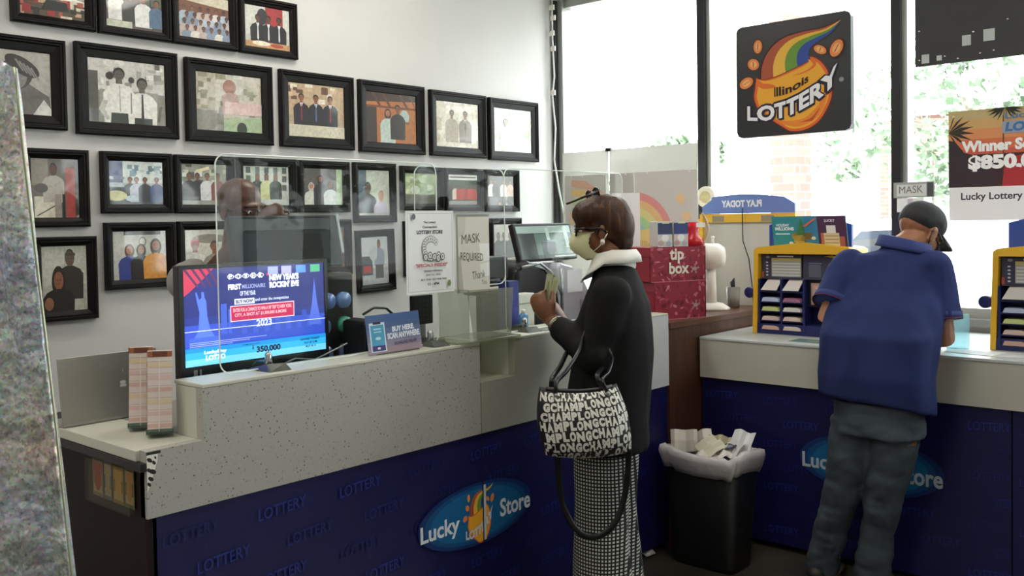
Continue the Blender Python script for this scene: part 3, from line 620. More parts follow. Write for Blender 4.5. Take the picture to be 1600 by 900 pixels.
frames = [
 # x0, x1, z0, z1, painter, background, label
 (1.16, 1.455, 2.375, 2.64, pale, 'C8C4BA', 'black framed photo mostly hidden at the edge of the top row'),
 (U(15, 40, Y=YW).x, U(146, 40, Y=YW).x, 2.378, 2.655, lady_car, '5A4A3A', 'black framed photo of people in red beside a pale car, top row'),
 (U(152, 60, Y=YW).x, U(265, 60, Y=YW).x, 2.378, 2.655, four_people, '5A4A48', 'black framed photo of four people in white and grey shirts'),
 (U(267, 70, Y=YW).x, U(368, 70, Y=YW).x, 2.378, 2.655, crowd, '8A6A50', 'black framed group photo of a tightly packed crowd of people'),
 (U(371, 60, Y=YW).x, U(461, 60, Y=YW).x, 2.378, 2.655, three_suits, 'C8C8C0', 'black framed photo of three dark suits before red, end of top row'),
 (1.25, 1.729, 1.955, 2.322, portrait_bw, 'B8B4AC', 'large black framed black and white portrait of a face in sunglasses'),
 (1.769, 2.227, 1.945, 2.33, two_men, 'DAD8D0', 'large black framed black and white photo of two men in white shirts'),
 (2.268, 2.729, 1.941, 2.323, faded, 'C4BEB0', 'large black framed faded photo beside the two men in white shirts'),
 (2.774, 3.235, 1.94, 2.323, office3, 'B8A488', 'large black framed photo of three suited men in an office'),
 (3.273, 3.747, 1.936, 2.322, cabin, 'A86A38', 'large black framed photo of a couple in an orange timber room'),
 (3.793, 4.258, 1.936, 2.315, pale_pair, 'DAD4C2', 'large black framed pale photo of two standing men'),
 (4.287, 4.752, 1.93, 2.312, pale, 'D4D8C8', 'large black framed washed-out photo nearest the window corner'),
 (1.544, 1.812, 1.557, 1.877, sitter, '6A6058', 'upright black framed photo of a seated person beside a red drape'),
 (1.865, 2.187, 1.612, 1.878, blue_room, 'B8C4C8', 'black framed bluish photo of people around a cream table'),
 (2.202, 2.508, 1.611, 1.877, suits_mixed, '9A9A8E', 'black framed photo of suited people on the wall above the bald man'),
 (2.524, 2.859, 1.610, 1.877, signers, 'C8CCC4', 'black framed photo of people before a pale windowed wall'),
 (2.875, 3.195, 1.612, 1.876, nuns, '5E5A58', 'black framed photo of three people in pale and dark clothes'),
 (3.226, 3.520, 1.555, 1.878, blue_room_tall, 'C8CCBE', 'upright black framed photo of a dark jacket and red-haired person'),
 (3.560, 3.886, 1.620, 1.870, green_old, 'A8B48C', 'black framed greenish photo hanging above the white lottery notice'),
 (3.900, 4.222, 1.615, 1.871, red_team, '4A5A48', 'black framed photo of a row of people in red under a banner'),
 (4.236, 4.555, 1.610, 1.871, dancers, '4E463C', 'black framed photo of standing figures, last of its row by the corner'),
 (1.574, 1.835, 1.170, 1.517, couple, 'B8BAAC', 'upright black framed photo of a couple, lowest on the wall'),
 (1.873, 2.194, 1.284, 1.573, women3, 'C8C8C0', 'black framed photo of three women, one in an orange top'),
 (2.210, 2.535, 1.284, 1.574, man_red, 'D0CCBC', 'black framed photo half hidden behind the bald man\'s shoulder'),
 (2.550, 2.870, 1.284, 1.574, crowd, '8A6A50', 'black framed photo hidden behind the dark monitor'),
 (2.885, 3.200, 1.284, 1.574, bar, '4A2E20', 'black framed dark brown photo just beyond the dark monitor'),
 (3.242, 3.505, 1.180, 1.516, plate_man, 'B8BCC0', 'upright black framed photo of a man in grey holding a white disc'),
 (3.575, 3.870, 1.250, 1.560, crowd, '8A6A50', 'black framed photo covered by the white lottery notice'),
 (4.285, 4.570, 1.246, 1.570, black_band, 'A8A298', 'black framed photo of figures in black beside the screen terminal'),
]
def moulding(x0, x1, z0, z1, y, wd_, tilt=0):
    m = MB(); prof = [(0, 0), (0, .024), (.006, .030), (.012, .030), (.015, .024), (.021, .024), (.026, .017), (wd_-.004, .012), (wd_, .006), (wd_, .0)]
    R = []
    for i, d_ in prof: R.append([(x0+i, y-d_, z0+i), (x1-i, y-d_, z0+i), (x1-i, y-d_, z1-i), (x0+i, y-d_, z1-i)])
    m.rings(R, caps=False); m.box((x0+.01, y-.004, z0+.01), (x1-.01, y-.001, z1-.01)); return m
for k, (x0, x1, z0, z1, fn, bgc, lab) in enumerate(frames):
    big = (x1-x0) > .4; wd_ = .058 if big else .040
    g = 'large framed photographs in the second row' if big else 'small framed photographs on the wall'
    r = thing('picture_frame', lab, 'picture frame', ((x0+x1)/2, YW-.001, z0), g)
    moulding(x0, x1, z0, z1, YW-.001, wd_).build('frame_moulding', fm, r)
    a = wd_-.001
    c = Canvas(frame((x0+a, YW-.0075, z0+a), (1, 0, 0), (0, 0, 1)), x1-x0-2*a, z1-z0-2*a, bgc, eps=.00003, thick=.0012); fn(c); c.build('photograph', GLOSSY, r)
    if lab.startswith('upright black framed photo of a man in grey'): r.rotation_euler = (0, RAD(-1.5), 0)
# ------------------------------------------------------------------ hanging signs and things at the window
dark = mat('black_plastic', '15161A', .35); steel = mat('brushed_steel', '9C9EA0', .3, .8); white = mat('white_plastic', 'E6E4DC', .35)
wire = mat('thin_wire', 'C8C8C8', .4, .5)
# pot-of-gold sign
a, b = 2.591, 1.945; z0, z1 = 1.987, 2.597
r = thing('hanging_sign', 'black square lottery sign with a rainbow pot of gold, hung in the window', 'sign', (4.8, (a+b)/2, z0))
M = frame((4.8, a, z0), (0, -1, 0), (0, 0, 1)); W_ = a-b; H_ = z1-z0
q = .03; pol = [(q, 0), (W_-q, 0), (W_-q*.3, q*.3), (W_, q), (W_, H_-q), (W_-q*.3, H_-q*.3), (W_-q, H_), (q, H_), (q*.3, H_-q*.3), (0, H_-q), (0, q), (q*.3, q*.3)]
MB().prism(pol, frame((4.84, a, z0), (0, -1, 0), (0, 0, 1)), .04).build('sign_box', mat('sign_casing', '26282A', .4), r)
c = Canvas(frame((4.7995, a-.006, z0+.006), (0, -1, 0), (0, 0, 1)), W_-.012, H_-.012, '303234', eps=.00008); c.mb = MB()
pot_logo(c, 0, 0, 1, 1); c.build('emblem', PAINT, r)
for yy in (a-.1, b+.12): MB().tube([(4.82, yy, z1-.005), (4.82, yy, ZC)], .0015, 5).build('wire', wire, r)
# dark panel seen from behind, top corner
r = thing('sign_board', 'dark back of a sign board with tape bits and punched holes high in the window', 'sign', (4.88, 1.3, 2.28))
c = Canvas(frame((4.88, 1.654, 2.279), (0, -1, 0), (0, 0, 1)), 1.0, .62, '3A3A3B', thick=.012)
for (x, y, q) in ((.02, .05, .005), (.06, .03, .004), (.14, .06, .005), (.2, .03, .005), (.3, .05, .005), (.27, .22, .006), (.02, .28, .005), (.42, .28, .005), (.36, .06, .005)): c.ell(x, y, q*1.7, q*1.7, '0E0E0E'); c.ell(x, y, q, q, 'F4F6F4')
for (x, y, a_, b_) in ((.05, .055, .018, .035), (.115, .05, .012, .02), (.24, .16, .02, .04), (.34, .18, .025, .045), (.06, .62, .03, .03)): c.rect(x-a_, y-b_, x+a_, y+b_, 'C4CCC8')
c.build('board', PAINT, r)
for yy in (1.55, .75): MB().tube([(4.884, yy, 2.88), (4.884, yy, ZC)], .0015, 5).build('wire', wire, r)
# winner poster
r = thing('winner_poster', 'sunset poster reading Winner and $850, with a white strip beneath, in the window', 'poster', (4.9, 1.2, 1.52))
pw, phh = .60, .37
c = Canvas(frame((4.9, 1.503, 1.676), (0, -1, 0), (0, 0, 1)), pw, phh, 'C8605A', thick=.006, eps=.0001)
for k, cc in enumerate(('B83A3C', 'C44A42', 'D4604A', 'DE7850', 'E29660', 'D8AC70', 'C8B480')): c.rect(0, .1+.13*k, 1, 1, cc)
c.rect(0, 0, 1, .42, '3A2228'); c.poly([(.0, 0), (0, .62), (.05, .6), (.12, .45), (.22, .4), (.3, .2), (.34, 0)], '33262C'); c.poly([(.4, 0), (.42, .35), (.6, .42), (1, .4), (1, 0)], 'B42C34')
rnd = random.Random(2)
for (fx, fy, n_, L_) in ((.0, .72, 9, .2), (.42, 1.0, 10, .14)):
    for k in range(n_):
        an = -1.5+k*.35 if fx == 0 else -2.9+k*.3; ex, ey = fx+L_*cos(an), fy+L_*1.6*sin(an)*.8
        c.poly([(fx, fy), ((fx+ex)/2, (fy+ey)/2+.03), (ex, ey), ((fx+ex)/2, (fy+ey)/2-.015)], '2E2A22')
c.rect(.405, .2, .412, .9, '4A3A30')
c.rect(.40, .67, .80, .82, '9AA8B8'); c.text('Lucky', .42, .83, .66, .93, '5A7AA8', .03); c.text('LOTTO', .42, .69, .78, .81, '4A76B0', .05, shear=.1)
c.text('Winner Sold', .10, .45, .69, .60, 'FFFFFF', .05, slope=.01); c.text('$850,000', .15, .19, .80, .41, 'FFFFFF', .06, slope=.005); c.ell(.04, .93, .008, .008, 'FFFFFF')
c.build('print', PAINT, r)
c = Canvas(frame((4.897, 1.50, 1.515), (0, -1, 0), (0, 0, 1)), pw, .16, 'F2F2F4', thick=.0015); c.text('Lucky Lottery Location', .09, .56, .84, .84, '2A2E38', .02); c.build('white_strip', PAINT, r)
# mask notice taped near the mullion
r = thing('mask_sign', 'small hand-lettered MASK notice taped beside the mullion over the black cap', 'notice', (4.9, 1.67, 1.58))
c = Canvas(frame((4.895, 1.768, 1.634), (0, -1, 0), (0, 0, 1)), .20, .077, 'A8ACA8'); c.rect(.08, .1, .8, .85, 'D8DCD8'); c.rect(.82, .05, .97, .95, '4A5250'); c.text('MASK', .14, .26, .72, .74, '6A6E6C', 0, slope=.04); c.build('notice_card', PAINT, r)
c = Canvas(frame((4.897, 1.752, 1.562), (0, -1, 0), (0, 0, 1)), .13, .07, 'F0F2F0'); c.rect(.4, .55, .6, 1, 'C8C0D0'); c.build('blank_card', PAINT, r)
# round disc
r = thing('round_wall_clock', 'round cream disc fixed on the mullion above the white fan', 'disc', (4.9, 2.845, 1.61))
MB().cyl((4.905, 2.845, 1.671), (4.885, 2.845, 1.671), .062, n=28).build('disc', mat('cream_plastic', 'EAE2C8', .4), r, bevel=.004)
MB().cyl((4.886, 2.845, 1.671), (4.883, 2.845, 1.671), .035, n=24).build('centre', mat('cream_centre', 'D8C890', .4), r); MB().cyl((4.925, 2.855, 1.671), (4.9, 2.845, 1.671), .01, n=8).build('bracket', dark, r)
r.name = 'wall_disc'
# translucent boards with faint rainbow
r = thing('poster_stand', 'pair of grey translucent boards with faint rainbow pots showing through', 'display', (4.62, 3.2, 1.06))
tb = clear('frosted_board', 'E8E8E8', opacity=.85, body='C6C5BE')
for nm, ya, yb in (('board', 3.69, 3.345), ('board', 3.335, 2.74)):
    bo = B((4.62, yb, 1.20), (4.63, ya, 1.965)).build(nm, tb, r)
    c = Canvas(frame((4.619, ya, 1.35), (0, -1, 0), (0, 0, 1)), ya-yb, .47, 'CFC9BE', eps=.0002, thick=.0003)
    c.mb = MB(); wz = ya-yb; sm = wz < .4
    if sm:
        c.rect(.05, .02, .95, 1, 'D8D5D0')
        for k, cc in enumerate(('E8B8A0', 'F0D090', 'C0D8A8', 'A8C8C8')): c.poly([(.2, .95-.12*k), (.5, .93-.12*k), (.95, .75-.13*k), (.95, .62-.13*k), (.5, .82-.12*k), (.2, .86-.12*k)], cc)
        c.ell(.2, .45, .06, .09, 'F0D0B0'); c.ell(.42, .4, .06, .09, 'F0D0B0')
    else:
        c.rect(.30, 0, 1, 1, 'DAD6D2'); c.rect(.0, 0, .29, 1, 'C4C3BC'); c.rect(.16, .3, .27, .6, 'D8D4C0')
        for k, cc in enumerate(('EC9E9A', 'F2C890', 'EAE09A', 'B4DCA0', 'A8D0D0')):
            R0, R1 = .46-.075*k, .46-.075*(k+1)
            c.poly([(.30+R0*cos(t)*.95, .18+R0*sin(t)*1.25) for t in [i*pi/2/12 for i in range(13)]]+[(.30+R1*cos(t)*.95, .18+R1*sin(t)*1.25) for t in [i*pi/2/12 for i in range(12, -1, -1)]], cc)
        c.poly([(.30, 0), (.30, .28), (.7, .34), (.82, .2), (.84, 0)], 'F4D48E'); c.ell(.82, .66, .045, .07, 'F2D0A0', .3); c.ell(.88, .45, .05, .055, 'F2D0A0'); c.ell(.95, .26, .06, .05, 'F2D0A0', -.3)
        c.text('Illinois', .36, .06, .62, .16, 'D8B470', .02)
    for x in (.2, .45, .92): c.ell(x, .985, .012, .012, 'F8F8F8')
    c.build('print', mat('pale_print', attr=True, rough=.7), bo)
B((4.615, 3.325, 1.955), (4.635, 3.36, 1.975)).build('clip', dark, r)
for yy in (3.6, 2.85): MB().tube([(4.625, yy, 1.06), (4.625, yy, 1.21)], .008, 8).cyl((4.625, yy, 1.06), (4.625, yy, 1.068), .05).build('support', steel, r)
r = thing('white_placard', 'plain white upright placard standing behind the short-haired customer', 'placard', (4.3, 2.9, 1.06))
p_ = U(956, 302, D=4.95); q_ = U(999, 304, D=4.95); e = Vector((RT.x, RT.y, 0)).normalized()
M = frame((p_.x, p_.y, 1.067), e, (0, 0, 1)); MB().box((0, 0, -.006), (.145, p_.z-1.067, 0), M).build('card', mat('white_card', 'EDEEEE', .5), r); MB().box((.01, -.007, -.05), (.135, .0, .04), M).build('foot', white, r)

# back of the playing booth standing in the window, header reads mirrored
r = thing('play_booth_back', 'grey back of a play booth with blue arched header and yellow stripe', 'display', (4.8, 2.54, 1.04))
M = frame((4.80, 2.812, 1.061), (0, -1, 0), (0, 0, 1)); hh = 1.515-1.061; ww = .60
MB().box((0, 0, -.02), (ww, hh, 0), M).build('back_board', mat('pale_board', 'C9C8BE', .6), r)
c = Canvas(frame((4.795, 2.83, 1.515), (0, -1, 0), (0, 0, 1)), .58, .055, 'E8B838', thick=.02); c.rect(0, 0, 1, .15, '8A8268'); c.rect(.14, .2, .27, .8, '9A9078'); c.rect(.66, .2, .79, .8, '9A9078'); c.build('yellow_rail', PAINT, r)
arc = [(.0, 0), (.56, 0), (.56, .05), (.50, .085)]+[(.50-.5*k/8+.0, .085+.022*sin(pi*k/8)) for k in range(1, 8)]+[(.06, .08), (0, .04)]
c = Canvas(frame((4.79, 2.81, 1.571), (0, -1, 0), (0, 0, 1)), .56, .11, '7F96CC', thick=.001); c.mb = MB(); c.poly([(x/.56, y/.11) for x, y in arc], '6F88C8'); c.text('PLAY TODAY', .22, .32, .66, .68, 'EEF0F6', .05, mirror=True); c.build('header_print', PAINT, r)
MB().color('7F96CC').prism(arc, frame((4.805, 2.81, 1.571), (0, -1, 0), (0, 0, 1)), .0145).build('header', mat('header_blue', '6F88C8', .5), r)
B((4.775, 2.80, 1.30), (4.798, 2.826, 1.545)).build('yellow_post', mat('kiosk_yellow', 'E8B52C', .4), r)
MB().tube([(4.775, 2.55, 1.60), (4.77, 2.545, 1.42), (4.77, 2.51, 1.32), (4.765, 2.49, 1.18), (4.765, 2.48, 1.06)], .003, 6).build('cable', dark, r)
r = thing('pen_cup', 'small smoky grey cup on the wood top in front of the booth back', 'cup', (4.7, 2.62, 1.06))
pc = U(1146, 480, Z=1.06); m = MB(); m.tube([(pc.x, pc.y, 1.06), (pc.x, pc.y, 1.17)], [.032, .038], 20); m.build('cup', mat('smoky_plastic', '8E8C84', .3), r); m = MB()
for k in range(4): m = MB(); m.tube([(pc.x+.008*k-.012, pc.y, 1.16), (pc.x+.012*k-.02, pc.y+.004, 1.20+.006*k)], .004, 6); m.build('pen', dark, r)
settle(r, (pc.x, pc.y, 1.06))

# ------------------------------------------------------------------ lottery play kiosks
kb = mat('kiosk_navy', '1E2560', .35); ky = mat('kiosk_yellow', 'E0AC28', .4); kh = mat('kiosk_header_blue', '3350A8', .4)
def kiosk(yl, label, poster):
    x = 4.34; wd_ = .52; z = .973; r = thing('play_kiosk', label, 'kiosk', (x+.12, yl-wd_/2, z), 'lottery play kiosks')
    M = frame((x, yl, z), (0, -1, 0), (0, 0, 1)); top = .415
    m = MB(); m.prism([(0, 0), (.012, top), (.03, top+.012), (wd_/2, top+.035), (wd_-.03, top+.012), (wd_-.012, top), (wd_, 0), (wd_-.022, 0), (wd_-.034, top-.02), (.034, top-.02), (.022, 0)], frame((x+.18, yl, z), (0, -1, 0), (0, 0, 1)), .19)
    m.build('yellow_surround', ky, r)
    MB().box((.03, 0, -.18), (wd_-.03, top-.02, -.10), M).box((.02, 0, -.12), (wd_-.02, .05, .002), M).build('body', kb, r)
    # header arch
    P = [(.05, top+.0), (.05, top+.12)]+[(.05+(wd_-.1)*k/10, top+.12+.035*sin(pi*k/10)) for k in range(1, 10)]+[(wd_-.05, top+.12), (wd_-.05, top)]
    MB().prism(P, frame((x+.10, yl, z), (0, -1, 0), (0, 0, 1)), .02).build('header', kh, r)
    c = Canvas(frame((x+.0795, yl-.05, z+top), (0, -1, 0), (0, 0, 1)), wd_-.1, .15, '3350A8'); c.mb = MB(); c.text('PLAY TODAY', .15, .42, .85, .72, 'F4F4F8', .06); c.build('header_lettering', PAINT, r)
    # left play-slip info board
    c = Canvas(frame((x+.02, yl-.038, z+top-.145), (0, -1, 0), (0, 0, 1)), .21, .12, '37384A', thick=.02); c.rect(.25, .1, .98, .86, 'A4A69C'); c.rect(.25, .74, .98, .86, 'C8B870')
    for k in range(5): c.rect(.27, .14+.12*k, .96, .19+.12*k, 'C8CCCC'); c.ell(.14, .16+.13*k, .03, .03, 'C8CCD8')
    c.rect(.4, .9, .8, .96, 'D0D4DC'); c.ell(.16, .9, .05, .05, '8A8E98'); c.rect(0, .05, .06, .3, 'A84A44'); c.build('info_board', PAINT, r)
    c = Canvas(frame((x+.02, yl-.255, z+top-.145), (0, -1, 0), (0, 0, 1)), .235, .12, '3B3C50', thick=.02); c.rect(.12, .12, .38, .62, '5A5C6C'); c.rect(.12, .68, .4, .66, '8AA0C8'); c.poly([(.45, .95), (.6, .99), (.9, .9), (.95, .85), (.6, .9)], 'D8A838'); c.ell(.66, .6, .13, .13, '7A5A34'); c.ell(.66, .66, .07, .08, 'C8A050'); c.poly([(.55, 0), (.6, .4), (.95, .5), (1, 0)], '4A3440'); c.build('game_board', PAINT, r)
    # slip trays: two steep sheets over four rows of two
    for col_ in range(2):
        ox = .045+.112*col_
        t = MB().box((ox-.004, .205, -.10), (ox+.104, .212, .0), M).build('slip_tray', kb, r)
        A = [Vector(p) for p in ((ox+.03, .285, -.04), (ox+.10, .285, -.04), (ox+.085, .216, .012), (ox+.002, .216, .012))]
        m = MB(); m.add([M @ p for p in A]+[M @ (p+Vector((0, 0, -.006))) for p in A], [(3, 2, 1, 0), (4, 5, 6, 7), (0, 1, 5, 4), (1, 2, 6, 5), (2, 3, 7, 6), (3, 0, 4, 7)]); m.build('play_slips', mat('slip_paper', 'D2CEC8', .7), t)
        for k in range(4):
            zz = .015+.046*k; cc = (('CFA89A', 'D2B8B0', 'C8D08A', 'B8C8E0'), ('D8C8BC', 'DCC8BA', 'E0DCD4', 'A8708E'))[col_][k]
            t = MB().box((ox-.004, zz, -.10), (ox+.104, zz+.006, .004), M).build('slip_tray', kb, r)
            m = MB(); m.color(cc); m.prism([(ox+.004, zz+.007), (ox+.096, zz+.007), (ox+.092, zz+.020), (ox+.074, zz+.026), (ox+.012, zz+.026)], frame((x+.07, yl, z), (0, -1, 0), (0, 0, 1)), .079); m.build('play_slips', mat('slip_colour', attr=True, rough=.7), t)
    m = MB(); m.box((.03, 0, -.10), (.04, .27, .004), M).box((.146, 0, -.10), (.156, .27, .004), M).box((.262, 0, -.10), (.272, .27, .004), M); m.build('tray_rib', kb, r)
    # screen bay on the other half
    B((x+.03, yl-.49, z+.14), (x+.05, yl-.275, z+.265)).build('ticket_checker', dark, r)
    c = Canvas(frame((x+.029, yl-.29, z+.150), (0, -1, 0), (0, 0, 1)), .19, .105, 'B89088'); c.rect(.05, .08, .95, .9, 'C8A49A'); [c.rect(.12, .2+.18*k, .85, .25+.18*k, 'E0C8C0') for k in range(4)]; c.build('card', PAINT, r)
    MB().cyl((x-.004, yl+.022, z+.2), (x+.10, yl+.022, z+.2), .027, n=20).build('side_drum', kb, r, bevel=.004)
    if poster:
        c = Canvas(frame((x+.045, yl-.095, z+top-.002), (0, -1, 0), (0, .10, 1)), .375, .165, '2E8E98', thick=.004)
        c.rect(.62, 0, 1, 1, '4A2A4C'); c.rect(.45, .0, .62, 1, '2F7FA8'); c.text('HOLIDAY', .06, .70, .24, .78, 'E8F4F4', .04); c.text('MILLIONS', .04, .58, .3, .68, 'E8F4F4', .05); c.rect(.04, .45, .24, .5, 'A8D8D8')
        for q in range(14): rr = random.Random(q); c.rect(*(lambda x_, y_: (x_-.04, y_-.07, x_+.05, y_+.08))(rr.uniform(.28, .5), rr.uniform(.1, .45)), ('8A7A30', 'A89038', '6E5A28', 'C8A848')[q % 4])
        c.poly([(.33, .45), (.4, .95), (.45, .45)], '3E7A44'); c.poly([(.42, .7), (.6, .95), (.62, .92), (.46, .68)], 'C86A48'); c.ell(.25, .2, .03, .05, 'D8D8B8'); c.ell(.56, .35, .03, .05, 'D8D8B8')
        c.text('LUCKY', .72, .82, .86, .9, 'E8E0F0', .04); c.rect(.7, .06, .9, .5, 'D8C8A0'); c.rect(.74, .5, .86, .72, 'E8E4E0'); c.rect(.66, .06, .7, .5, 'B86A4A'); c.rect(.9, .1, .97, .4, 'A85A4A'); [c.rect(.71, .1+.1*k, .89, .13+.1*k, 'A8906A') for k in range(4)]
        p_ = c.build('game_poster', PAINT, r)
    return r
kiosk(2.262, 'blue and yellow play kiosk with a teal and purple game poster on top', True)
kiosk(1.165, 'blue and yellow play kiosk at the edge with PLAY header showing', False)
# papers and stickers on the window counter
for k, (x, y, w_, h_, ro, lab) in enumerate(((4.14, 1.14, .22, .14, .1, 'white entry form lying nearest the edge of the window counter'), (4.17, 1.30, .2, .12, -.2, 'white sheet lying beside the elbow of the man in the cap'), (4.13, .96, .2, .13, .3, 'white sheet under the edge of the second play kiosk'))):
    M = Matrix.Translation((x, y, .9727+.0012*k)) @ Matrix.Rotation(ro-pi/2, 4, 'Z'); c = Canvas(M, w_, h_, 'E4E6E4', thick=.0005); [c.rect(.1, .15+.15*j, .85, .18+.15*j, 'B8BCC0') for j in range(5)]; tag(c.build('paper_sheet'), lab, 'paper', 'paper sheets on the window counter')
M = frame((4.10, 1.99, .9727), (0, -1, 0), (1, 0, .0)); c = Canvas(M, .34, .16, 'D8DCD8', thick=.0003); c.rect(.04, .1, .96, .92, '5E7A7C'); c.ell(.4, .5, .15, .1, '8A9A70'); c.ell(.7, .4, .12, .08, 'B8B890'); c.rect(.55, .65, .9, .8, '3E6A88')
tag(c.build('counter_mat'), 'printed green and blue mat stuck flat on the window counter', 'mat')
r = thing('acrylic_card_holder', 'clear pale blue acrylic holder standing by the man\'s right elbow', 'holder', (4.25, 1.30, .972))
p_ = U(1490, 545, Z=.973); m = MB(); m.box((p_.x, p_.y-.05, .973), (p_.x+.05, p_.y+.03, 1.12)); m.build('holder', clear('pale_blue_acrylic', 'D4EEF4', opacity=.25, body='BFE4EC'), r); settle(r, (p_.x+.025, p_.y, .973))

# ------------------------------------------------------------------ red gift boxes and what stands in them
redm = mat('red_floral_paper', '8E1E30', .45)
def floral(c, seed):
    rnd = random.Random(seed)
    for k in range(60): c.ell(rnd.random(), rnd.random(), rnd.uniform(.02, .06), rnd.uniform(.02, .05), ('A8354A', '7A1428', 'B85064', '6A1020', 'C27080')[k % 5], rnd.uniform(0, 3))
tb0 = U(1010, 505, Z=1.06); e1 = (U(1103, 502, D=4.5)-U(1010, 505, D=4.5)); e1.z = 0; e1.normalize(); e2 = Vector((-e1.y, e1.x, 0))
tb0 = Vector((3.85, 2.535, 1.06)); e1 = Vector((.93, -.36, 0)).normalized(); e2 = Vector((-e1.y, e1.x, 0))
def gift(zb, w_, h_, dp, label, words, seed, off):
    o = tb0+e1*off; o.z = zb; r = thing('gift_box', label, 'box', o+e1*w_/2+e2*dp/2, 'stacked red gift boxes')
    M = frame(o, e1, (0, 0, 1)); MB().box((0, 0, -dp), (w_, h_-.012, -.0), M).build('box_body', redm, r, bevel=.004)
    lid = MB(); t = .006; z_ = h_-.045
    lid.box((-t, z_, -dp-t), (w_+t, h_, t), M); lid.build('box_rim', mat('red_paper_rim', '96283A', .4), r, bevel=.003)
    c = Canvas(frame(o-e2*(t+.001)+Vector((0, 0, .0)), e1, (0, 0, 1)), w_, h_, '8E2034', eps=.00006); floral(c, seed)
    if words: c.text('tip', .34, .52, .60, .96, 'E6DACB', .03); c.text('box', .33, .22, .70, .56, 'E6DACB', .03)
    c.ell(.80, .35, .05, .05, 'B89898'); [c.poly([(.8, .35), (.8+.09*cos(a), .35+.14*sin(a)), (.8+.09*cos(a+.5), .35+.14*sin(a+.5))], 'A87884') for a in (0, 1.2, 2.4, 3.6, 4.8)]
    c.rect(0, .0, 1, .015, 'D88090'); c.build('floral_front', PAINT, r)
    c = Canvas(frame(o+e1*(w_+t+.001)-e2*t, e2, (0, 0, 1)), dp, h_, '7E1C2E', eps=.00006); floral(c, seed+5); c.build('floral_side', PAINT, r); return o
gift(1.0605, .30, .182, .2, 'lower red floral gift box standing on the wood top', False, 3, 0.01)
gift(1.2435, .325, .168, .22, 'upper red floral box lettered tip box', True, 9, -.015)
for k, (ox, cc, c2, lab) in enumerate(((.035, 'C8C8C4', '26345E', 'pale bag with navy band standing above the box, next to the customer'), (.13, 'CDBFB8', '2A3A78', 'pale bag with navy band between its twin and the red pouch'))):
    o = tb0+e1*ox; o.z = 1.4125; r = thing('gift_bag', lab, 'bag', o, 'pale and navy bags above the red boxes'); M = frame(o, e1, (0, 0, 1))
    m = MB(); m.box((0, .001, -.07), (.085, .125, -.0), M); m.build('bag_body', mat('bag_paper_%d' % k, cc, .6), r, bevel=.004)
    c = Canvas(frame(o-e2*.001, e1, (0, 0, 1)), .085, .125, cc); c.rect(0, .5, 1, .93, c2); c.rect(.3, .9, .8, 1, 'D0CFA8'); c.ell(.5, .35, .25, .15, 'E8E8E8'); c.ell(.2, .15, .2, .1, 'B89890'); c.ell(.75, .12, .2, .1, 'A8A8B8'); c.rect(0, .48, 1, .51, '6A78A8'); c.build('bag_print', PAINT, r)
o = tb0+e1*.278; r = thing('red_pouch', 'shiny red cellophane pouch with a white tag above the boxes', 'pouch', (o.x, o.y, 1.4125))
m = MB(); ed = e1; m.loft([(o+e2*.04+Vector((0, 0, 1.413-o.z)), ed*.055, e2*.04, 2.5), (o+e2*.04+Vector((0, 0, 1.45-o.z)), ed*.05, e2*.035, 2.2), (o+e2*.04+Vector((0, 0, 1.47-o.z)), ed*.024, e2*.02, 2), (o+e2*.04+Vector((0, 0, 1.50-o.z)), ed*.04, e2*.02, 2), (o+e2*.04+Vector((0, 0, 1.53-o.z)), ed*.046, e2*.012, 2)])
m.build('pouch_body', mat('red_cellophane', 'C81826', .2, bump=(60, .5, .004)), r); M = frame(o-e2*.012+Vector((-.0, 0, 1.505-o.z))-e1*.02, e1, (0, 0, 1)); MB().box((0, 0, -.002), (.055, .022, 0), M).build('tag', white, r)
r = thing('basket_handle', 'thin pale cane handle arching beside the red pouch', 'handle', (o.x, o.y, 1.4125)); h0 = o+e1*.05
MB().tube([h0+e1*(.035*sin(t*pi/10))+e2*.03+Vector((0, 0, 1.413-o.z+.16*(1-t/10))) for t in range(11)], .006, 6).build('handle', mat('pale_cane', 'C9B89A', .6), r)
# small white desk fan seen from the side
fb = U(1112, 484, Z=1.06); fb.z = 1.0602; e1 = Vector((RT.x, RT.y, 0)).normalized(); e2 = Vector((-e1.y, e1.x, 0)); r = thing('desk_fan', 'small white desk fan on the wood top beside the red boxes', 'fan', fb); fx = e1
m = MB(); m.loft([(fb+Vector((0, 0, .0)), fx*.095, e2*.075, 2.6), (fb+Vector((0, 0, .012)), fx*.095, e2*.075, 2.6), (fb+Vector((0, 0, .035)), fx*.06, e2*.05, 2.4), (fb+Vector((0, 0, .04)), fx*.03, e2*.03, 2)]); m.build('base', white, r)
m = MB(); m.tube([fb+Vector((0, 0, .03))-fx*.005, fb+Vector((0, 0, .13)), fb+Vector((0, 0, .23))+fx*.0], [.033, .026, .022], 16); m.build('stand', white, r)
hc = fb+Vector((0, 0, .285)); m = MB(); m.tube([hc-fx*.05, hc-fx*.03, hc+fx*.04, hc+fx*.068, hc+fx*.075], [.062, .07, .068, .05, .02], 24); m.build('motor_housing', white, r)
MB().cyl(hc+fx*.01+Vector((0, 0, .065)), hc+fx*.01+Vector((0, 0, .10)), .007, n=10).ell(hc+fx*.01+Vector((0, 0, .10)), (.01, .01, .008)).build('knob', white, r)
m = MB()
for k in range(14):
    t = 2*pi*k/14; d1 = e2*cos(t)+Vector((0, 0, sin(t))); m.tube([hc-fx*.05+d1*.03, hc-fx*.07+d1*.1, hc-fx*.1+d1*.12, hc-fx*.13+d1*.1, hc-fx*.15+d1*.02], .0018, 5)
for rr, q in ((.12, .1), (.1, .07), (.1, .13)): m.tube([hc-fx*q+e2*cos(2*pi*k/28)*rr+Vector((0, 0, sin(2*pi*k/28)*rr)) for k in range(28)], .0022, 5, closed=True)
m.build('wire_guard', white, r)
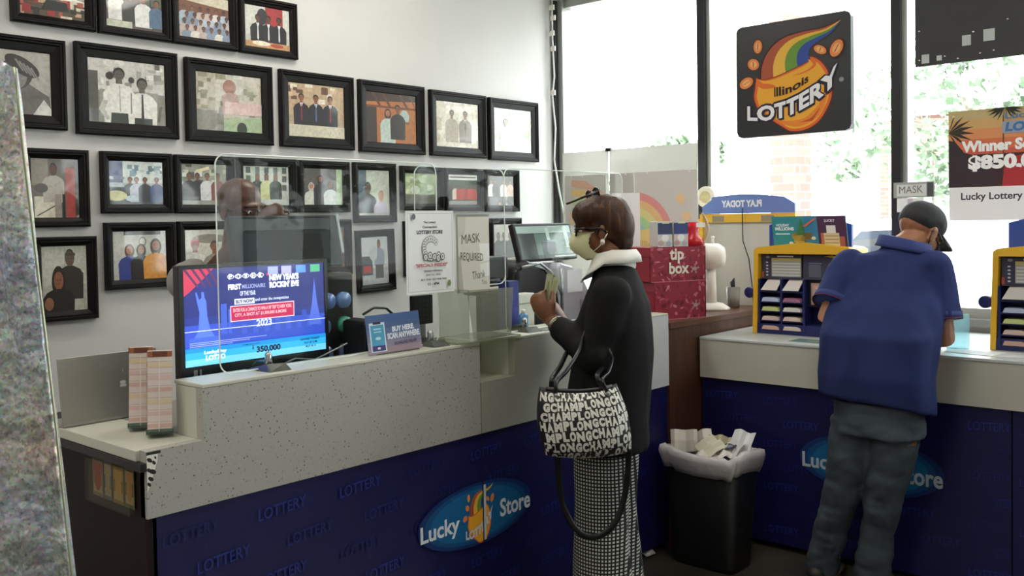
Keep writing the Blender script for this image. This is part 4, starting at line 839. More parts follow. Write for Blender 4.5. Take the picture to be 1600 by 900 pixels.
for k in range(3):
    t = 2*pi*k/3; d1 = e2*cos(t)+Vector((0, 0, sin(t))); d2 = e2*-sin(t)+Vector((0, 0, cos(t))); m = MB(); m.add([hc-fx*.09+d1*.02-d2*.012, hc-fx*.10+d1*.095-d2*.03, hc-fx*.09+d1*.095+d2*.03, hc-fx*.08+d1*.02+d2*.012], [(0, 1, 2, 3)]); m.build('blade', white, r)

# ------------------------------------------------------------------ waste bin with liner and slips
bx, by = 3.745, 2.165; r = thing('waste_bin', 'black waste bin with a white liner, heaped with paper slips, between the counters', 'bin', (bx, by, 0))
bu, bv = Vector((0, -1, 0)), Vector((-1, 0, 0))
def sec(z, a, b, p=7): return (Vector((bx, by, z)), bu*a, bv*b, p)
MB().loft([sec(0, .15, .095), sec(.02, .152, .097), sec(.48, .182, .122), sec(.485, .176, .116), sec(.3, .168, .108)], 40).build('bin_body', mat('bin_black', '0C0C0C', .5), r)
m = MB(); rnd = random.Random(5); R = []
for z, a, b in ((.43, .187, .127), (.455, .196, .136), (.495, .208, .146), (.516, .204, .144), (.522, .185, .125), (.50, .172, .112), (.44, .162, .102)):
    ring = []
    for k in range(48):
        t = 2*pi*k/48; x, y = cos(t), sin(t); w_ = 1+.018*sin(9*t)+.012*sin(17*t+z*40)
        ring.append(Vector((bx, by, z+.012*sin(3*t+1)+(.006*sin(11*t))))+bu*a*w_*(abs(x)**.3*(1 if x > 0 else -1))+bv*b*w_*(abs(y)**.3*(1 if y > 0 else -1)))
    R.append(ring)
m.smooth = True; m.rings(R, caps=False); lb = m.build('bin_liner', mat('white_liner', 'C6C0C0', .45, bump=(25, .5, .01)), r); q = lb.modifiers.new('thick', 'SOLIDIFY'); q.thickness = .002
slips = [(-.12, -.03, .6, .12, .10, 1.2, 'D8D2C6', 'tall folded cream slip standing in the bin by the cabinet side'), (-.07, .02, .2, .13, .09, 1.0, 'DCD6CC', 'cream slip leaning behind the tall folded one in the bin'), (-.02, -.05, -.3, .11, .10, .5, 'CFC8B4', 'creased beige slip in the middle of the bin'), (.02, .03, .5, .10, .09, .9, 'B8AE90', 'tan slip poking up in the middle of the bin'), (.08, -.03, -.5, .15, .09, .55, 'DEDAD6', 'white ticket with a dark oval print lying on the bin heap'), (.13, .0, .3, .10, .12, .9, 'D6D8DA', 'pointed white slip at the far end of the bin heap'), (.03, -.09, .1, .14, .07, .25, 'D8CFC8', 'flat pinkish slip at the front of the bin heap'), (-.03, .08, 1.4, .12, .07, .35, 'C8C4BA', 'pale slip lying at the back of the bin heap')]
for k, (u_, v_, ro, w_, h_, ti, cc, lab) in enumerate(slips):
    o = Vector((bx, by, .49+.008*(k % 3)))+bu*u_+bv*(-v_); Rm = Matrix.Translation(o) @ Matrix.Rotation(-pi/2+ro, 4, 'Z') @ Matrix.Rotation(ti, 4, 'X') @ Matrix.Rotation(.35*sin(k*2), 4, 'Z')
    m = MB(); m.color(cc); n_ = 7
    v = [(w_*(i/n_-.5), h_*j, .012*sin(i*1.3+k)+.008*sin(j*3)) for j in (0, .5, 1) for i in range(n_+1)]
    m.add(v, [(j*(n_+1)+i, j*(n_+1)+i+1, (j+1)*(n_+1)+i+1, (j+1)*(n_+1)+i) for j in (0, 1) for i in range(n_)], Rm)
    if k == 4: m.color('3A3C48'); m.add([(.05*cos(t)+.0, .05+.022*sin(t), .016) for t in [i*pi/8 for i in range(16)]], [tuple(range(16))], Rm); m.color('8890A0').add([(.03*cos(t), .05+.01*sin(t), .017) for t in [i*pi/8 for i in range(16)]], [tuple(range(16))], Rm)
    so_ = tag(m.build('paper_slip', PAINT), lab, 'paper slip', 'slips heaped in the bin'); q = so_.modifiers.new('thick', 'SOLIDIFY'); q.thickness = .0008
B((3.70, 2.30, .0), (3.74, 2.33, .012)).build('scrap_probe', white) if False else None
m = MB(); m.color('A8A8A0'); sp = U(1012, 866, Z=.01); m.add([sp+Vector((-.03, -.015, .0)), sp+Vector((.035, -.02, .0)), sp+Vector((.04, .01, .02)), sp+Vector((-.02, .02, .008))], [(0, 1, 2, 3)]); o_ = tag(m.build('paper_scrap', PAINT), 'small crumpled white scrap on the floor against the blue panel', 'scrap'); o_.modifiers.new('t', 'SOLIDIFY').thickness = .001

# ------------------------------------------------------------------ laptop, slip holders, television
r = thing('laptop', 'open silver laptop seen from behind on the low counter end', 'laptop', (1.37, 2.9, ZL)); lx0, lx1 = 1.214, 1.53
alu = mat('laptop_silver', 'A4A59E', .35, .55)
Mb = Matrix.Translation((lx0, 2.90, ZL+.001)); MB().box((0, 0, 0), (lx1-lx0, .215, .012), Mb).build('base', alu, r, bevel=.003)
c = Canvas(Mb @ Matrix.Translation((.02, .10, .0125)), .27, .10, '1E1E20', thick=.0002); [c.rect(.02+.075*i, .05+.19*j, .085+.075*i, .2+.19*j, '34343A') for i in range(13) for j in range(5)]; c.build('keyboard', PAINT, r)
Ml = Matrix.Translation((lx0, 2.905, ZL+.008)) @ Matrix.Rotation(RAD(77), 4, 'X'); wl = lx1-lx0
lid = MB().box((0, 0, -.006), (wl, .20, 0), Matrix.Translation((lx0, 2.900, ZL+.010)) @ Matrix.Rotation(RAD(82), 4, 'X')).build('lid', alu, r, bevel=.002)
Mo = Matrix.Translation((lx0, 2.900, ZL+.010)) @ Matrix.Rotation(RAD(82), 4, 'X') @ Matrix.Translation((0, 0, .0006))
c = Canvas(Mo, wl, .20, 'A4A59E'); c.mb = MB(); c.ell(.62, .52, .032, .030, 'D4D6D2'); c.ell(.605, .47, .02, .022, 'D4D6D2'); c.ell(.635, .47, .02, .022, 'D4D6D2'); c.poly([(.62, .66), (.635, .72), (.64, .74), (.622, .71)], 'D4D6D2'); c.ell(.655, .53, .011, .012, 'A4A59E'); c.build('lid_emblem', mat('emblem_pale', attr=True, rough=.4), r)
# two bundles of play slips in a clear base
pa, pb = U(221, 670, Z=ZL), U(250, 680, Z=ZL)
for k, (xx, yy, lab) in enumerate(((pa.x, pa.y, 'tall bundle of printed slips nearer the silver laptop'), (pb.x, pb.y, 'tall bundle of printed slips nearer the raised counter step'))):
    r = thing('slip_bundle', lab, 'ticket bundle', (xx, yy, ZL), 'bundles of slips in clear stands')
    ro = Matrix.Translation((xx, yy, ZL+.011)) @ Matrix.Rotation(RAD(-28), 4, 'Z') @ Matrix.Rotation(RAD(1.5), 4, 'Y') @ Matrix.Rotation(RAD(-5), 4, 'X')
    w_, dp, h_ = .066, .085, .232
    MB().color('D8C8C0').box((-w_/2, -dp/2, .004), (w_/2, dp/2, h_), ro).build('slips', mat('slip_edges', 'CDBDB2', .8), r)
    for M, ww in ((ro @ frame((-w_/2, -dp/2-.0005, .004), (1, 0, 0), (0, 0, 1)), w_), (ro @ frame((-w_/2-.0005, dp/2, .004), (0, -1, 0), (0, 0, 1)), dp)):
        c = Canvas(M, ww, h_-.004, 'DCCFC8', thick=.0002); rnd = random.Random(k)
        for j in range(6): c.rect(0, .05+.15*j, 1, .10+.15*j, ('D2AFA6', 'D8B8B4', 'DCC6A0')[j % 3]); c.rect(0, .12+.15*j, 1, .125+.15*j, 'B89C98')
        c.rect(0, .93, 1, 1, '9A5A3A'); c.rect(.2, .93, .8, 1, '6A3A26'); c.rect(.45, 0, .5, .9, 'E4DAD4'); c.build('slip_faces', PAINT, r)
    MB().box((-.004-w_/2, -dp/2-.004, -.003), (w_/2+.004, dp/2+.004, .003), ro).box((-w_/2-.004, -dp/2-.004, .0), (w_/2+.004, -dp/2-.002, .012), ro).build('clear_stand', clear('stand_acrylic', 'D8E0D8', opacity=.3, body='8A9A90'), r)
r = thing('television', 'flat television showing a blue and red lottery advert behind the plastic shield', 'tv', (1.74, 2.66, ZL))
tx0, tx1, tz0, tz1, ty = 1.462, 2.012, 1.078, 1.432, 2.65
MB().box((tx0, ty, tz0), (tx1, ty+.035, tz1)).build('casing', dark, r, bevel=.004)
m = MB(); m.box((tx0, ty-.004, tz0), (tx1, ty, tz0+.045)).box((tx0, ty-.004, tz1-.012), (tx1, ty, tz1)).box((tx0, ty-.004, tz0+.045), (tx0+.014, ty, tz1-.012)).box((tx1-.014, ty-.004, tz0+.045), (tx1, ty, tz1-.012)); m.build('bezel', dark, r)
c = Canvas(frame((tx0+.014, ty-.0012, tz0+.045), (1, 0, 0), (0, 0, 1)), tx1-tx0-.028, tz1-tz0-.057, '2C3A90', eps=.00005)
c.rect(0, .5, 1, 1, '29307E'); c.rect(0, .2, 1, .42, '3C55C8'); c.rect(0, .17, 1, .2, '2F4FC0')
c.poly([(0, 1), (.2, 1), (.12, .88), (.05, .78), (0, .72)], 'C83A5A')
for k in range(4): c.poly([(.0+.05*k, 1), (.02+.05*k, 1), (.1+.045*k, .82), (.09+.045*k, .8)], '5A2A5A')
# statue silhouette
c.poly([(.06, .28), (.09, .36), (.10, .55), (.085, .66), (.075, .76), (.085, .76), (.10, .68), (.115, .70), (.115, .76), (.13, .76), (.135, .70), (.145, .66), (.15, .5), (.165, .38), (.20, .28)], '5A7CF0'); c.rect(.03, .12, .22, .29, '4668E0')
c.rect(.24, .3, .28, .62, '4A68D8'); c.rect(.29, .3, .31, .56, '4A68D8')
for k in range(16): q = random.Random(k+3); x_ = .34+.04*k; c.rect(x_, .28, x_+.035, .36+.12*q.random(), ('3E56C0', '4660CC')[k % 2])
c.poly([(.87, .3), (.90, .55), (.92, .84), (.94, .55), (.97, .3)], '5670DC')
for k, t in enumerate('POWER'): c.ell(.31+.052*k, .90, .024, .024, 'F0F2FA'); c.ell(.31+.052*k, .90, .018, .018, '28307A'); c.text(t, .298+.052*k, .87, .322+.052*k, .93, 'FFFFFF', .04)
c.text('BALL', .56, .89, .60, .92, 'E03A3A', .05); c.text('FIRST', .29, .76, .38, .82, 'FFFFFF', .05); c.text('MILLIONAIRE', .385, .765, .55, .81, 'A8B0E0', .02); c.text('OF THE YEAR', .37, .69, .48, .74, 'D8DCF4', .04)
c.text("NEW YEAR'S", .58, .83, .80, .90, 'FFFFFF', .06); c.text("ROCKIN' EVE", .58, .75, .80, .82, 'FFFFFF', .06)
for x_, cc in ((.57, 'A8B0E8'), (.67, 'B8B4E8'), (.78, '5A98E8'), (.89, '58B890')): c.rect(x_, .90, x_+.075, .985, cc)
c.rect(.33, .60, .47, .66, 'E8EAF8'); c.text('BUY NOW', .34, .61, .46, .65, '2A3278', .04); c.text('and enter the sweepstakes', .475, .61, .72, .655, 'DCE0F8', .02)
c.rect(.30, .42, .76, .59, 'F0D8E4'); c.rect(.306, .43, .754, .58, 'C8285A'); c.text('ENTER FOR A CHANCE TO WIN A VIP TRIP TO NEW YORK', .32, .52, .74, .56, 'F8C8D8', .02); c.text('CITY, A SHOT AT $1,000,000 & MORE', .33, .465, .70, .505, 'F8C8D8', .02)
c.rect(0, .355, 1, .362, 'E8ECF8'); c.text('2023', .48, .345, .59, .42, 'E8ECFF', .03)
for k in range(3): c.rect(.03, .235-.018*k, .55-.12*k, .24-.018*k, 'B8C4F0')
c.rect(0, 0, 1, .185, '38B4F0'); c.rect(0, 0, 1, .07, '78D4F8'); c.rect(0, .14, 1, .185, '2496E4')
c.text('LuckyDay', .12, .105, .27, .15, 'F0FAFF', .04); c.text('LOTTO', .13, .045, .26, .10, 'F0FAFF', .05); c.text('$', .445, .10, .457, .15, '10203A', .04); c.text('350,000', .475, .05, .65, .13, '10203A', .05)
c.text('ESTIMATED JACKPOT', .38, .15, .5, .17, '10304A', .01); c.text('DRAWING TONIGHT', .80, .13, .95, .155, '10203A', .03); c.text('PLAY BY 9 PM', .83, .09, .93, .115, '10203A', .03); c.text('MUST BE 18', .84, .05, .92, .07, '10304A', .02)
c.build('screen', SCREEN, r)
m = MB(); m.box((tx0+.04, ty-.006, tz0+.014), (tx0+.052, ty-.003, tz0+.034)).box((tx0+.06, ty-.006, tz0+.014), (tx0+.066, ty-.003, tz0+.034)); m.build('bezel_mark', mat('grey_mark', '8A8C90', .4), r)
m = MB(); m.box((1.70, ty+.01, ZL+.01), (1.78, ty+.03, tz0+.02)).box((1.58, ty-.04, ZL+.001), (1.90, ty+.12, ZL+.012)); m.build('stand', dark, r, bevel=.003)
MB().tube([(1.78, 2.62, 1.09), (1.84, 2.60, 1.112), (1.92, 2.60, 1.10), (2.0, 2.62, 1.115), (2.1, 2.66, 1.13)], .003, 6).build('cable', mat('grey_cable', '8A8C8A', .5), r)
# dark customer monitor behind the television
r = thing('touch_monitor', 'wide dark monitor tilted back in front of the bald man', 'monitor', (2.1, 3.0, ZL))
Mm = Matrix.Translation((1.832, 2.925, 1.392)) @ Matrix.Rotation(RAD(-4), 4, 'Z') @ Matrix.Rotation(RAD(76), 4, 'X'); wq, hq = .45, .20
MB().box((0, 0, -.03), (wq, hq, 0), Mm).build('casing', mat('monitor_slate', '262D34', .3), r, bevel=.006)
c = Canvas(Mm @ Matrix.Translation((.03, .012, .0008)), wq-.06, hq-.02, '2A323A'); c.rect(0, .72, 1, .97, '525A60'); c.rect(.06, .68, .94, .74, '20282E'); c.rect(.28, .06, .86, .66, '1B2227'); c.ell(.5, .85, .01, .01, '101010'); c.build('back_detail', mat('glossy_dark_print', attr=True, rough=.15), r)
MB().box((wq-.004, .05, -.01), (wq+.006, hq+.004, .006), Mm).build('edge_glare', mat('bright_edge', 'C8D0D4', .2, .3), r)  # white glare on the monitor's edge, put in as a pale strip
B((1.93, 2.965, ZL+.01), (2.0, 2.985, 1.45)).box((1.84, 2.90, ZL+.001), (2.08, 3.04, ZL+.015)).build('stand', dark, r)
# ticket dispenser with round rolls
r = thing('ticket_dispenser', 'dark ticket dispenser with rows of blue and green rolls beside the television', 'dispenser', (2.22, 2.93, ZL))
m = MB(); m.box((2.12, 2.89, ZL+.001), (2.32, 2.97, 1.365)); m.build('cabinet', mat('dispenser_grey', '2B2C2E', .35), r, bevel=.01)
for i, (x_, z_) in enumerate(((2.19, 1.262), (2.262, 1.262), (2.165, 1.168), (2.268, 1.168), (2.172, 1.066), (2.268, 1.066))):
    cc = ('5A80C8', '6C90D0', '5870A8', '4CB89A', '7C94E0', '8090D8')[i]; MB().color(cc).tube([(x_, 2.892, z_), (x_, 2.87, z_)], [.032, .03], 22).build('ticket_roll', mat('roll_%d' % (i % 6), cc, .3, coat=.5), r)
r = thing('receipt_terminal', 'black lottery printer with a curved handle behind the BUY HERE card', 'terminal', (2.33, 2.8, ZL))
m = MB(); m.prism([(0, 0.001), (.17, 0.001), (.165, .16), (.12, .215), (.05, .245), (.0, .24)], frame((2.235, 2.86, ZL), (1, 0, 0), (0, 0, 1)), .14); m.build('body', mat('printer_black', '131416', .3), r, bevel=.012)
m = MB(); m.tube([(2.24, 2.74, 1.215), (2.28, 2.725, 1.238), (2.34, 2.725, 1.232), (2.39, 2.74, 1.20), (2.42, 2.755, 1.17)], .008, 8, sq=(1, .6)); m.build('handle', mat('printer_handle', '2A2C2E', .2), r)
# buy here card
c = Canvas(frame((2.036, 2.462, 1.109), (1, .02, 0), (0, .14, 1)), .245, .133, '46608E', thick=.002)
for k, cc in enumerate(('9A8490', '8A8098', '6F7898', '5A6E98', '46608E', '3F5C90')): c.rect(0, .16*k, 1, 1, cc)
c.rect(.05, .06, .33, .80, 'D4E2EC'); c.rect(.07, .22, .31, .74, '4A9CC0'); c.rect(.12, .76, .26, .82, '18202C'); c.rect(.07, .08, .31, .22, '3A3078'); c.ell(.19, .15, .03, .03, 'E8E8F0'); c.rect(.12, .62, .26, .66, 'A8D8E8'); c.rect(.12, .55, .26, .58, 'A8D8E8'); c.ell(.19, .40, .05, .04, 'B8E0E8')
c.text('BUY HERE.', .46, .52, .88, .66, 'E4E8F4', .05, slope=.02); c.text('SCAN ANYWHERE.', .36, .34, .98, .50, 'E4E8F4', .05, slope=.02); c.text('DOWNLOAD THE APP', .48, .18, .9, .26, '30284A', .02, slope=.02)
r = thing('counter_card', 'blue card reading BUY HERE SCAN ANYWHERE standing on the raised counter', 'sign', (2.16, 2.46, ZH+.012)); c.build('card', PAINT, r)
MB().box((2.07, 2.458, ZH+.012), (2.26, 2.50, ZH+.016)).build('foot', clear('stand_acrylic'), r)

# ------------------------------------------------------------------ clear shields with metal feet
plx = clear('shield_acrylic', 'F8FAF8', ior=1.17); edge = mat('acrylic_edge', 'E8F0E8', .15, coat=1)
def rrect(w_, h_, q, n=6):
    P = []
    for cx_, cy_, a0 in ((w_-q, q, -90), (w_-q, h_-q, 0), (q, h_-q, 90), (q, q, 180)):
        for k in range(n+1): a_ = RAD(a0+90*k/n); P.append((cx_+q*cos(a_), cy_+q*sin(a_)))
    return P
def shield(x0, x1, z0, z1, label):
    r = thing('clear_shield', label, 'plastic shield', ((x0+x1)/2, 2.5, ZH+.012), 'clear shields standing on the counter')
    M = frame((x0, 2.503, z0), (1, 0, 0), (0, 0, 1)); P = rrect(x1-x0, z1-z0, .035)
    MB().prism(P, M, .005).build('sheet', plx, r)
    m = MB(); m.tube([M @ Vector((a_, b_, .0025)) for a_, b_ in P], .0022, 6, closed=True); m.build('polished_edge', edge, r); return r
def shield_foot(r, x):
    z = ZH+.0127
    f = MB().prism([(-.055, 0), (.055, 0), (.02, .026), (-.02, .026)], frame((x-.012, 2.52, z), (0, 1, 0), (0, 0, 1)), .028); f.add([(x-.03, 2.44, z), (x+.045, 2.435, z), (x+.04, 2.46, z+.02), (x-.02, 2.47, z+.022), (x-.04, 2.56, z), (x+.04, 2.56, z)], [(0, 1, 2, 3), (0, 3, 4), (1, 5, 2)]); fo = f.build('foot', mat('foot_steel', '6E706C', .25, .8), r, bevel=.002)
    MB().tube([(x, 2.492, z+.01), (x, 2.492, z+.045)], .011, 14, round_=True).build('clamp_post', mat('clamp_chrome', 'B4B6B6', .15, .9), fo); MB().ell((x, 2.487, z+.028), (.009, .006, .009)).build('clamp_screw', steel, fo)
s1 = shield(1.505, 2.395, 1.113, 1.762, 'wide clear shield in front of the television, two metal feet'); shield_foot(s1, 1.665); shield_foot(s1, 2.345)
s2 = shield(2.762, 3.56, 1.113, 1.757, 'clear shield between the customer and the silver terminal'); shield_foot(s2, 2.86); shield_foot(s2, 3.4)
s3 = shield(2.30, 2.775, 1.306, 1.752, 'narrow clear sheet behind the two paper notices, over the tray')
s3.location.y += .012
# notices taped to the sheet
c = Canvas(frame((2.236, 2.492, 1.296), (1, 0, .0), (0, 0, 1)), .236, .296, 'F0F2F2', thick=.0006, eps=.00008)
for (a_, b_, cc_, d_) in ((.035, .03, .965, .034), (.035, .966, .965, .97), (.035, .03, .04, .97), (.96, .03, .965, .97)): c.rect(a_, b_, cc_, d_, 'A8ACB0')
c.text('The Lottery', .36, .84, .62, .875, '2A2C30', .03); c.text('Connection', .34, .79, .64, .82, '2A2C30', .03); c.text('LOTTERY STORE', .22, .72, .76, .765, '3A3C40', .05)
rnd = random.Random(1)
for k in range(17):
    t = .7+k*4.6/16; x_, y_ = .5+.145*cos(t), .545+.115*sin(t); c.ell(x_, y_, .042, .042, '4A4C50'); c.ell(x_, y_, .036, .036, 'E8EAEA'); c.text(str((k*7) % 9+1), x_-.012, y_-.014, x_+.012, y_+.014, '2A2A2E', .03)
for k in range(6): x_, y_ = .38+.09*k-.1*(k > 3), .44+.02*(k % 2)-.02*(k > 3); c.ell(x_, y_, .045, .045, '3A3C40'); c.ell(x_, y_, .035, .035, 'E4E6E6'); c.text(str(k+3), x_-.012, y_-.014, x_+.012, y_+.014, '2A2A2E', .03)
c.text('"SPECIALS INSIDE!"', .17, .325, .83, .365, 'B83A44', .03); c.text('GRAND OPENING', .33, .26, .72, .285, '2A2C30', .03); c.text('JULY 21, 2022', .37, .21, .68, .235, '2A2C30', .03); c.text('BUY ONE, GET ONE FREE', .27, .155, .80, .18, '2A2C30', .03); c.text('12 - 4PM', .41, .10, .64, .13, '2A2C30', .04)
c.ell(.14, .93, .04, .035, '6A6E74'); c.ell(.86, .11, .035, .04, '7A8A5A')
tag(c.build('store_notice'), 'white printed lottery store notice with a ring of numbered balls', 'notice')
c = Canvas(frame((2.482, 2.490, 1.286), (1, 0, 0), (0, 0, 1)), .178, .292, 'DBD8CC', thick=.0006, eps=.00008)
c.poly([(0, 1), (.3, 1), (.25, .75), (.05, .7)], 'CDCABE'); c.poly([(.7, .62), (1, .62), (1, .4), (.72, .38)], 'F0F0EC'); c.poly([(.7, .35), (1, .38), (1, .2), (.75, .18)], 'EDEDE8'); c.poly([(0, .5), (.12, .45), (.2, .02), (0, 0)], 'B8B5A8'); c.rect(0, .97, 1, 1, '8A8C8A'); c.poly([(0, 1), (.05, 1), (.06, 0), (0, 0)], '9A988E')
c.text('MASK', .16, .62, .72, .74, '5A5850', .0, slope=.02); c.text('REQUIRED', .12, .40, .80, .52, '4A4840', .0, slope=-.03); c.text('Thank', .46, .16, .86, .26, '4A4840', 0, slope=.02); c.text('You', .74, .09, .9, .15, '4A4840', .0)
tag(c.build('mask_notice'), 'creased cream paper hand-lettered MASK REQUIRED beside the printed notice', 'notice')
# acrylic pass-through tray
r = thing('acrylic_tray', 'clear acrylic pass-through box with a rounded base below the paper notices', 'tray', (2.56, 2.47, ZH+.012))
ac = clear('tray_acrylic', 'E4E8E0', ior=1.45, opacity=.28, body='D0D2C8')
m = MB(); m.prism([(.03, 0), (.235, -.0), (.25, .178), (.0, .182)], frame((2.475, 2.432, 1.118), (1, 0, 0), (0, 0, 1)), .004); m.build('front_sheet', ac, r); B((2.49, 2.44, 1.118), (2.494, 2.60, 1.30)).build('side_sheet', ac, r)
m = MB(); P = [(2.35+.12*0, 2.44)]
poly = [(2.40, 2.46), (2.41, 2.425), (2.44, 2.405), (2.56, 2.40), (2.74, 2.405), (2.745, 2.60), (2.40, 2.60)]
MB().prism(poly, Matrix.Translation((0, 0, 1.108)), .008).build('base', clear('base_acrylic', 'D8DED0', opacity=.45, body='B9BCA8'), r, bevel=.002)
MB().box((2.60, 2.436, 1.292), (2.65, 2.44, 1.304)).build('tab', white, r)
r = thing('card_reader', 'small square black device standing behind the clear tray', 'card reader', (2.42, 2.6, ZH+.01))
M = frame((2.392, 2.635, 1.167), (1, -.05, 0), (0, .0, 1)); MB().box((0, 0, -.02), (.10, .11, 0), M).build('casing', dark, r, bevel=.004); c = Canvas(M @ Matrix.Translation((.006, .006, .0006)), .088, .098, '1A1A1A'); [c.rect(.06+.2*i, .06+.18*j, .2+.2*i, .19+.18*j, '2E2E2C') for i in range(5) for j in range(5)]; c.build('keypad', PAINT, r); B((2.43, 2.64, ZL+.001), (2.46, 2.655, 1.17)).build('stem', steel, r)
settle(r, (2.44, 2.65, ZL))

# ------------------------------------------------------------------ terminals beyond the customer
r = thing('lottery_terminal', 'bulky black lottery terminal with a tilted green-grey screen', 'terminal', (3.5, 2.95, ZL))
m = MB(); m.prism([(0, 0.001), (.31, 0.001), (.315, .18), (.28, .30), (.20, .39), (.08, .42), (.0, .40), (-.03, .22)], frame((3.20, 3.02, ZL), (1, 0, 0), (0, 0, 1)), .20); m.build('body', mat('terminal_black', '1B1C20', .25), r, bevel=.03, seg=4)
Ms = Matrix.Translation((3.345, 2.92, 1.37)) @ Matrix.Rotation(RAD(74), 4, 'X'); MB().box((-.015, -.01, -.03), (.42, .175, 0), Ms).build('screen_housing', dark, r, bevel=.006)
c = Canvas(Ms @ Matrix.Translation((0, 0, .001)), .405, .16, '3E4A48'); c.rect(0, .78, 1, 1, '9CB0AA'); c.rect(.3, .1, .96, .76, '60746E'); c.rect(.4, .0, .66, .5, '1E2830'); c.rect(.86, .3, .93, 1, 'B4C8C0'); c.rect(.52, .55, .58, .95, 'B4C8C0'); c.rect(.0, 0, .3, .78, '262C2E'); c.rect(.6, .02, 1, .06, 'C8D0CC'); c.build('screen', mat('terminal_screen', attr=True, rough=.1, emit=.25), r)
m = MB(); m.tube([(3.22, 2.812, 1.34), (3.34, 2.81, 1.355), (3.44, 2.81, 1.30), (3.50, 2.812, 1.2)], .007, 8); m.build('trim_line', mat('silver_trim', 'A8AAB0', .25, .7), r)
r = thing('silver_terminal', 'rounded silver-white machine behind the customer\'s masked face', 'terminal', (3.66, 2.95, ZL))
m = MB(); P = [(0, 0.001), (.262, 0.001), (.262, .16), (.245, .25), (.19, .33), (.11, .38), (.02, .40), (0, .38)]; m.prism(P, frame((3.535, 3.02, ZL), (1, 0, 0), (0, 0, 1)), .16); m.build('body', mat('silver_white_shell', 'C4C6D6', .22, .2, coat=.6), r, bevel=.03, seg=5)
MB().box((3.70, 2.853, 1.10), (3.74, 2.862, 1.16)).build('slot_cover', mat('shell_line', '9A9CAC', .3), r); c = Canvas(frame((3.60, 2.857, 1.20), (1, 0, 0), (0, 0, 1)), .12, .11, 'E8E8F2'); c.build('label_sheet', mat('label_white', attr=True, rough=.4), r)
MB().tube([(3.548, 2.852, 1.0), (3.552, 2.85, 1.2), (3.55, 2.852, 1.32)], .007, 8).build('trim', mat('silver_trim'), r)
r = thing('cash_drawer_bracket', 'small black scanner on a stalk behind the clear shield edge', 'scanner', (2.95, 2.80, ZL)); B((2.925, 2.79, ZL+.001), (2.985, 2.82, 1.25)).build('stalk', dark, r)
m = MB(); m.box((2.89, 2.75, 1.30), (3.06, 2.84, 1.40)).box((2.85, 2.74, 1.24), (3.0, 2.83, 1.31)); m.build('scanner_head', dark, r, bevel=.012); r.name = 'scanner'
# things around the customer's hand
cx0 = U(797, 500, Y=2.66); r = thing('blue_leaflet_box', 'tall royal blue leaflet box standing just inside the clear shield', 'box', (cx0.x, 2.68, ZH)); B((cx0.x-.03, 2.64, ZL+.001), (cx0.x+.035, 2.70, 1.30)).build('box_body', mat('royal_blue', '262C7C', .4), r, bevel=.002); B((cx0.x-.025, 2.639, 1.0), (cx0.x+.03, 2.6395, 1.29)).build('leaflets', mat('royal_blue_light', '323A92', .5), r); settle(r, (cx0.x, 2.68, ZL))
cx1 = U(818, 480, Y=2.72); r = thing('white_card_box', 'white box standing between the blue leaflet box and the raised hand', 'box', (cx1.x, 2.72, ZL)); B((cx1.x-.05, 2.70, ZL+.001), (cx1.x+.05, 2.76, 1.235)).build('box_body', white, r, bevel=.003); B((cx1.x-.048, 2.698, 1.19), (cx1.x+.048, 2.70, 1.195)).build('lid_line', mat('lid_grey', 'A8A8A4', .5), r)
cx2 = U(818, 505, Y=2.60); r = thing('sanitizer_bottle', 'small blue and white bottle on the counter beside the hand', 'bottle', (cx2.x, 2.60, ZH+.012)); zb = ZH+.012
MB().tube([(cx2.x, 2.60, zb), (cx2.x, 2.60, zb+.05), (cx2.x, 2.60, zb+.06)], [.02, .02, .008], 18).build('bottle_body', mat('bottle_blue', '4E86B8', .2), r); MB().tube([(cx2.x, 2.60, zb+.058), (cx2.x, 2.60, zb+.075)], .009, 12).build('cap', white, r)
zt = ZH+.0125; c = Canvas(frame((2.80, 2.43, zt), (1, 0, 0), (0, 1, 0)), .10, .07, 'DDDACD'); tag(c.build('receipt_slip'), 'pale receipt slip lying on the counter edge before the shield', 'receipt')
c = Canvas(frame((2.93, 2.43, zt+.001), (1, .1, 0), (-.1, 1, 0)), .13, .09, '6E6E66'); c.rect(.1, .1, .9, .9, '7E7E76'); tag(c.build('grey_pad'), 'flat grey writing pad on the counter below the hand', 'pad')
c = Canvas(frame((3.10, 2.425, zt+.002), (1, 0, 0), (0, 1, 0)), .10, .07, 'E4E2D8'); c.rect(.1, .3, .8, .36, '8A8A86'); tag(c.build('ticket_slip'), 'white ticket on the counter beneath her forearm', 'ticket')

# ------------------------------------------------------------------ glittering foil panel close by
gm = bpy.data.materials.new('holographic_foil'); gm.use_nodes = True; nt = gm.node_tree; bs = nt.nodes['Principled BSDF']; bs.inputs['Metallic'].default_value = .6; bs.inputs['Roughness'].default_value = .42
tcn = nt.nodes.new('ShaderNodeTexCoord'); vo = nt.nodes.new('ShaderNodeTexVoronoi'); vo.inputs['Scale'].default_value = 400; nt.links.new(tcn.outputs['Object'], vo.inputs['Vector'])
hs = nt.nodes.new('ShaderNodeHueSaturation'); hs.inputs['Saturation'].default_value = .45; hs.inputs['Value'].default_value = 1.6; nt.links.new(vo.outputs['Color'], hs.inputs['Color'])
n1 = nt.nodes.new('ShaderNodeTexNoise'); n1.inputs['Scale'].default_value = 7; n1.inputs['Detail'].default_value = 6; nt.links.new(tcn.outputs['Object'], n1.inputs['Vector'])
cr = nt.nodes.new('ShaderNodeValToRGB'); cr.color_ramp.elements[0].position = .35; cr.color_ramp.elements[0].color = lin('8890B8'); cr.color_ramp.elements[1].position = .65; cr.color_ramp.elements[1].color = lin('D6B6A8'); e_ = cr.color_ramp.elements.new(.5); e_.color = lin('A6B4AC'); nt.links.new(n1.outputs[0], cr.inputs[0])
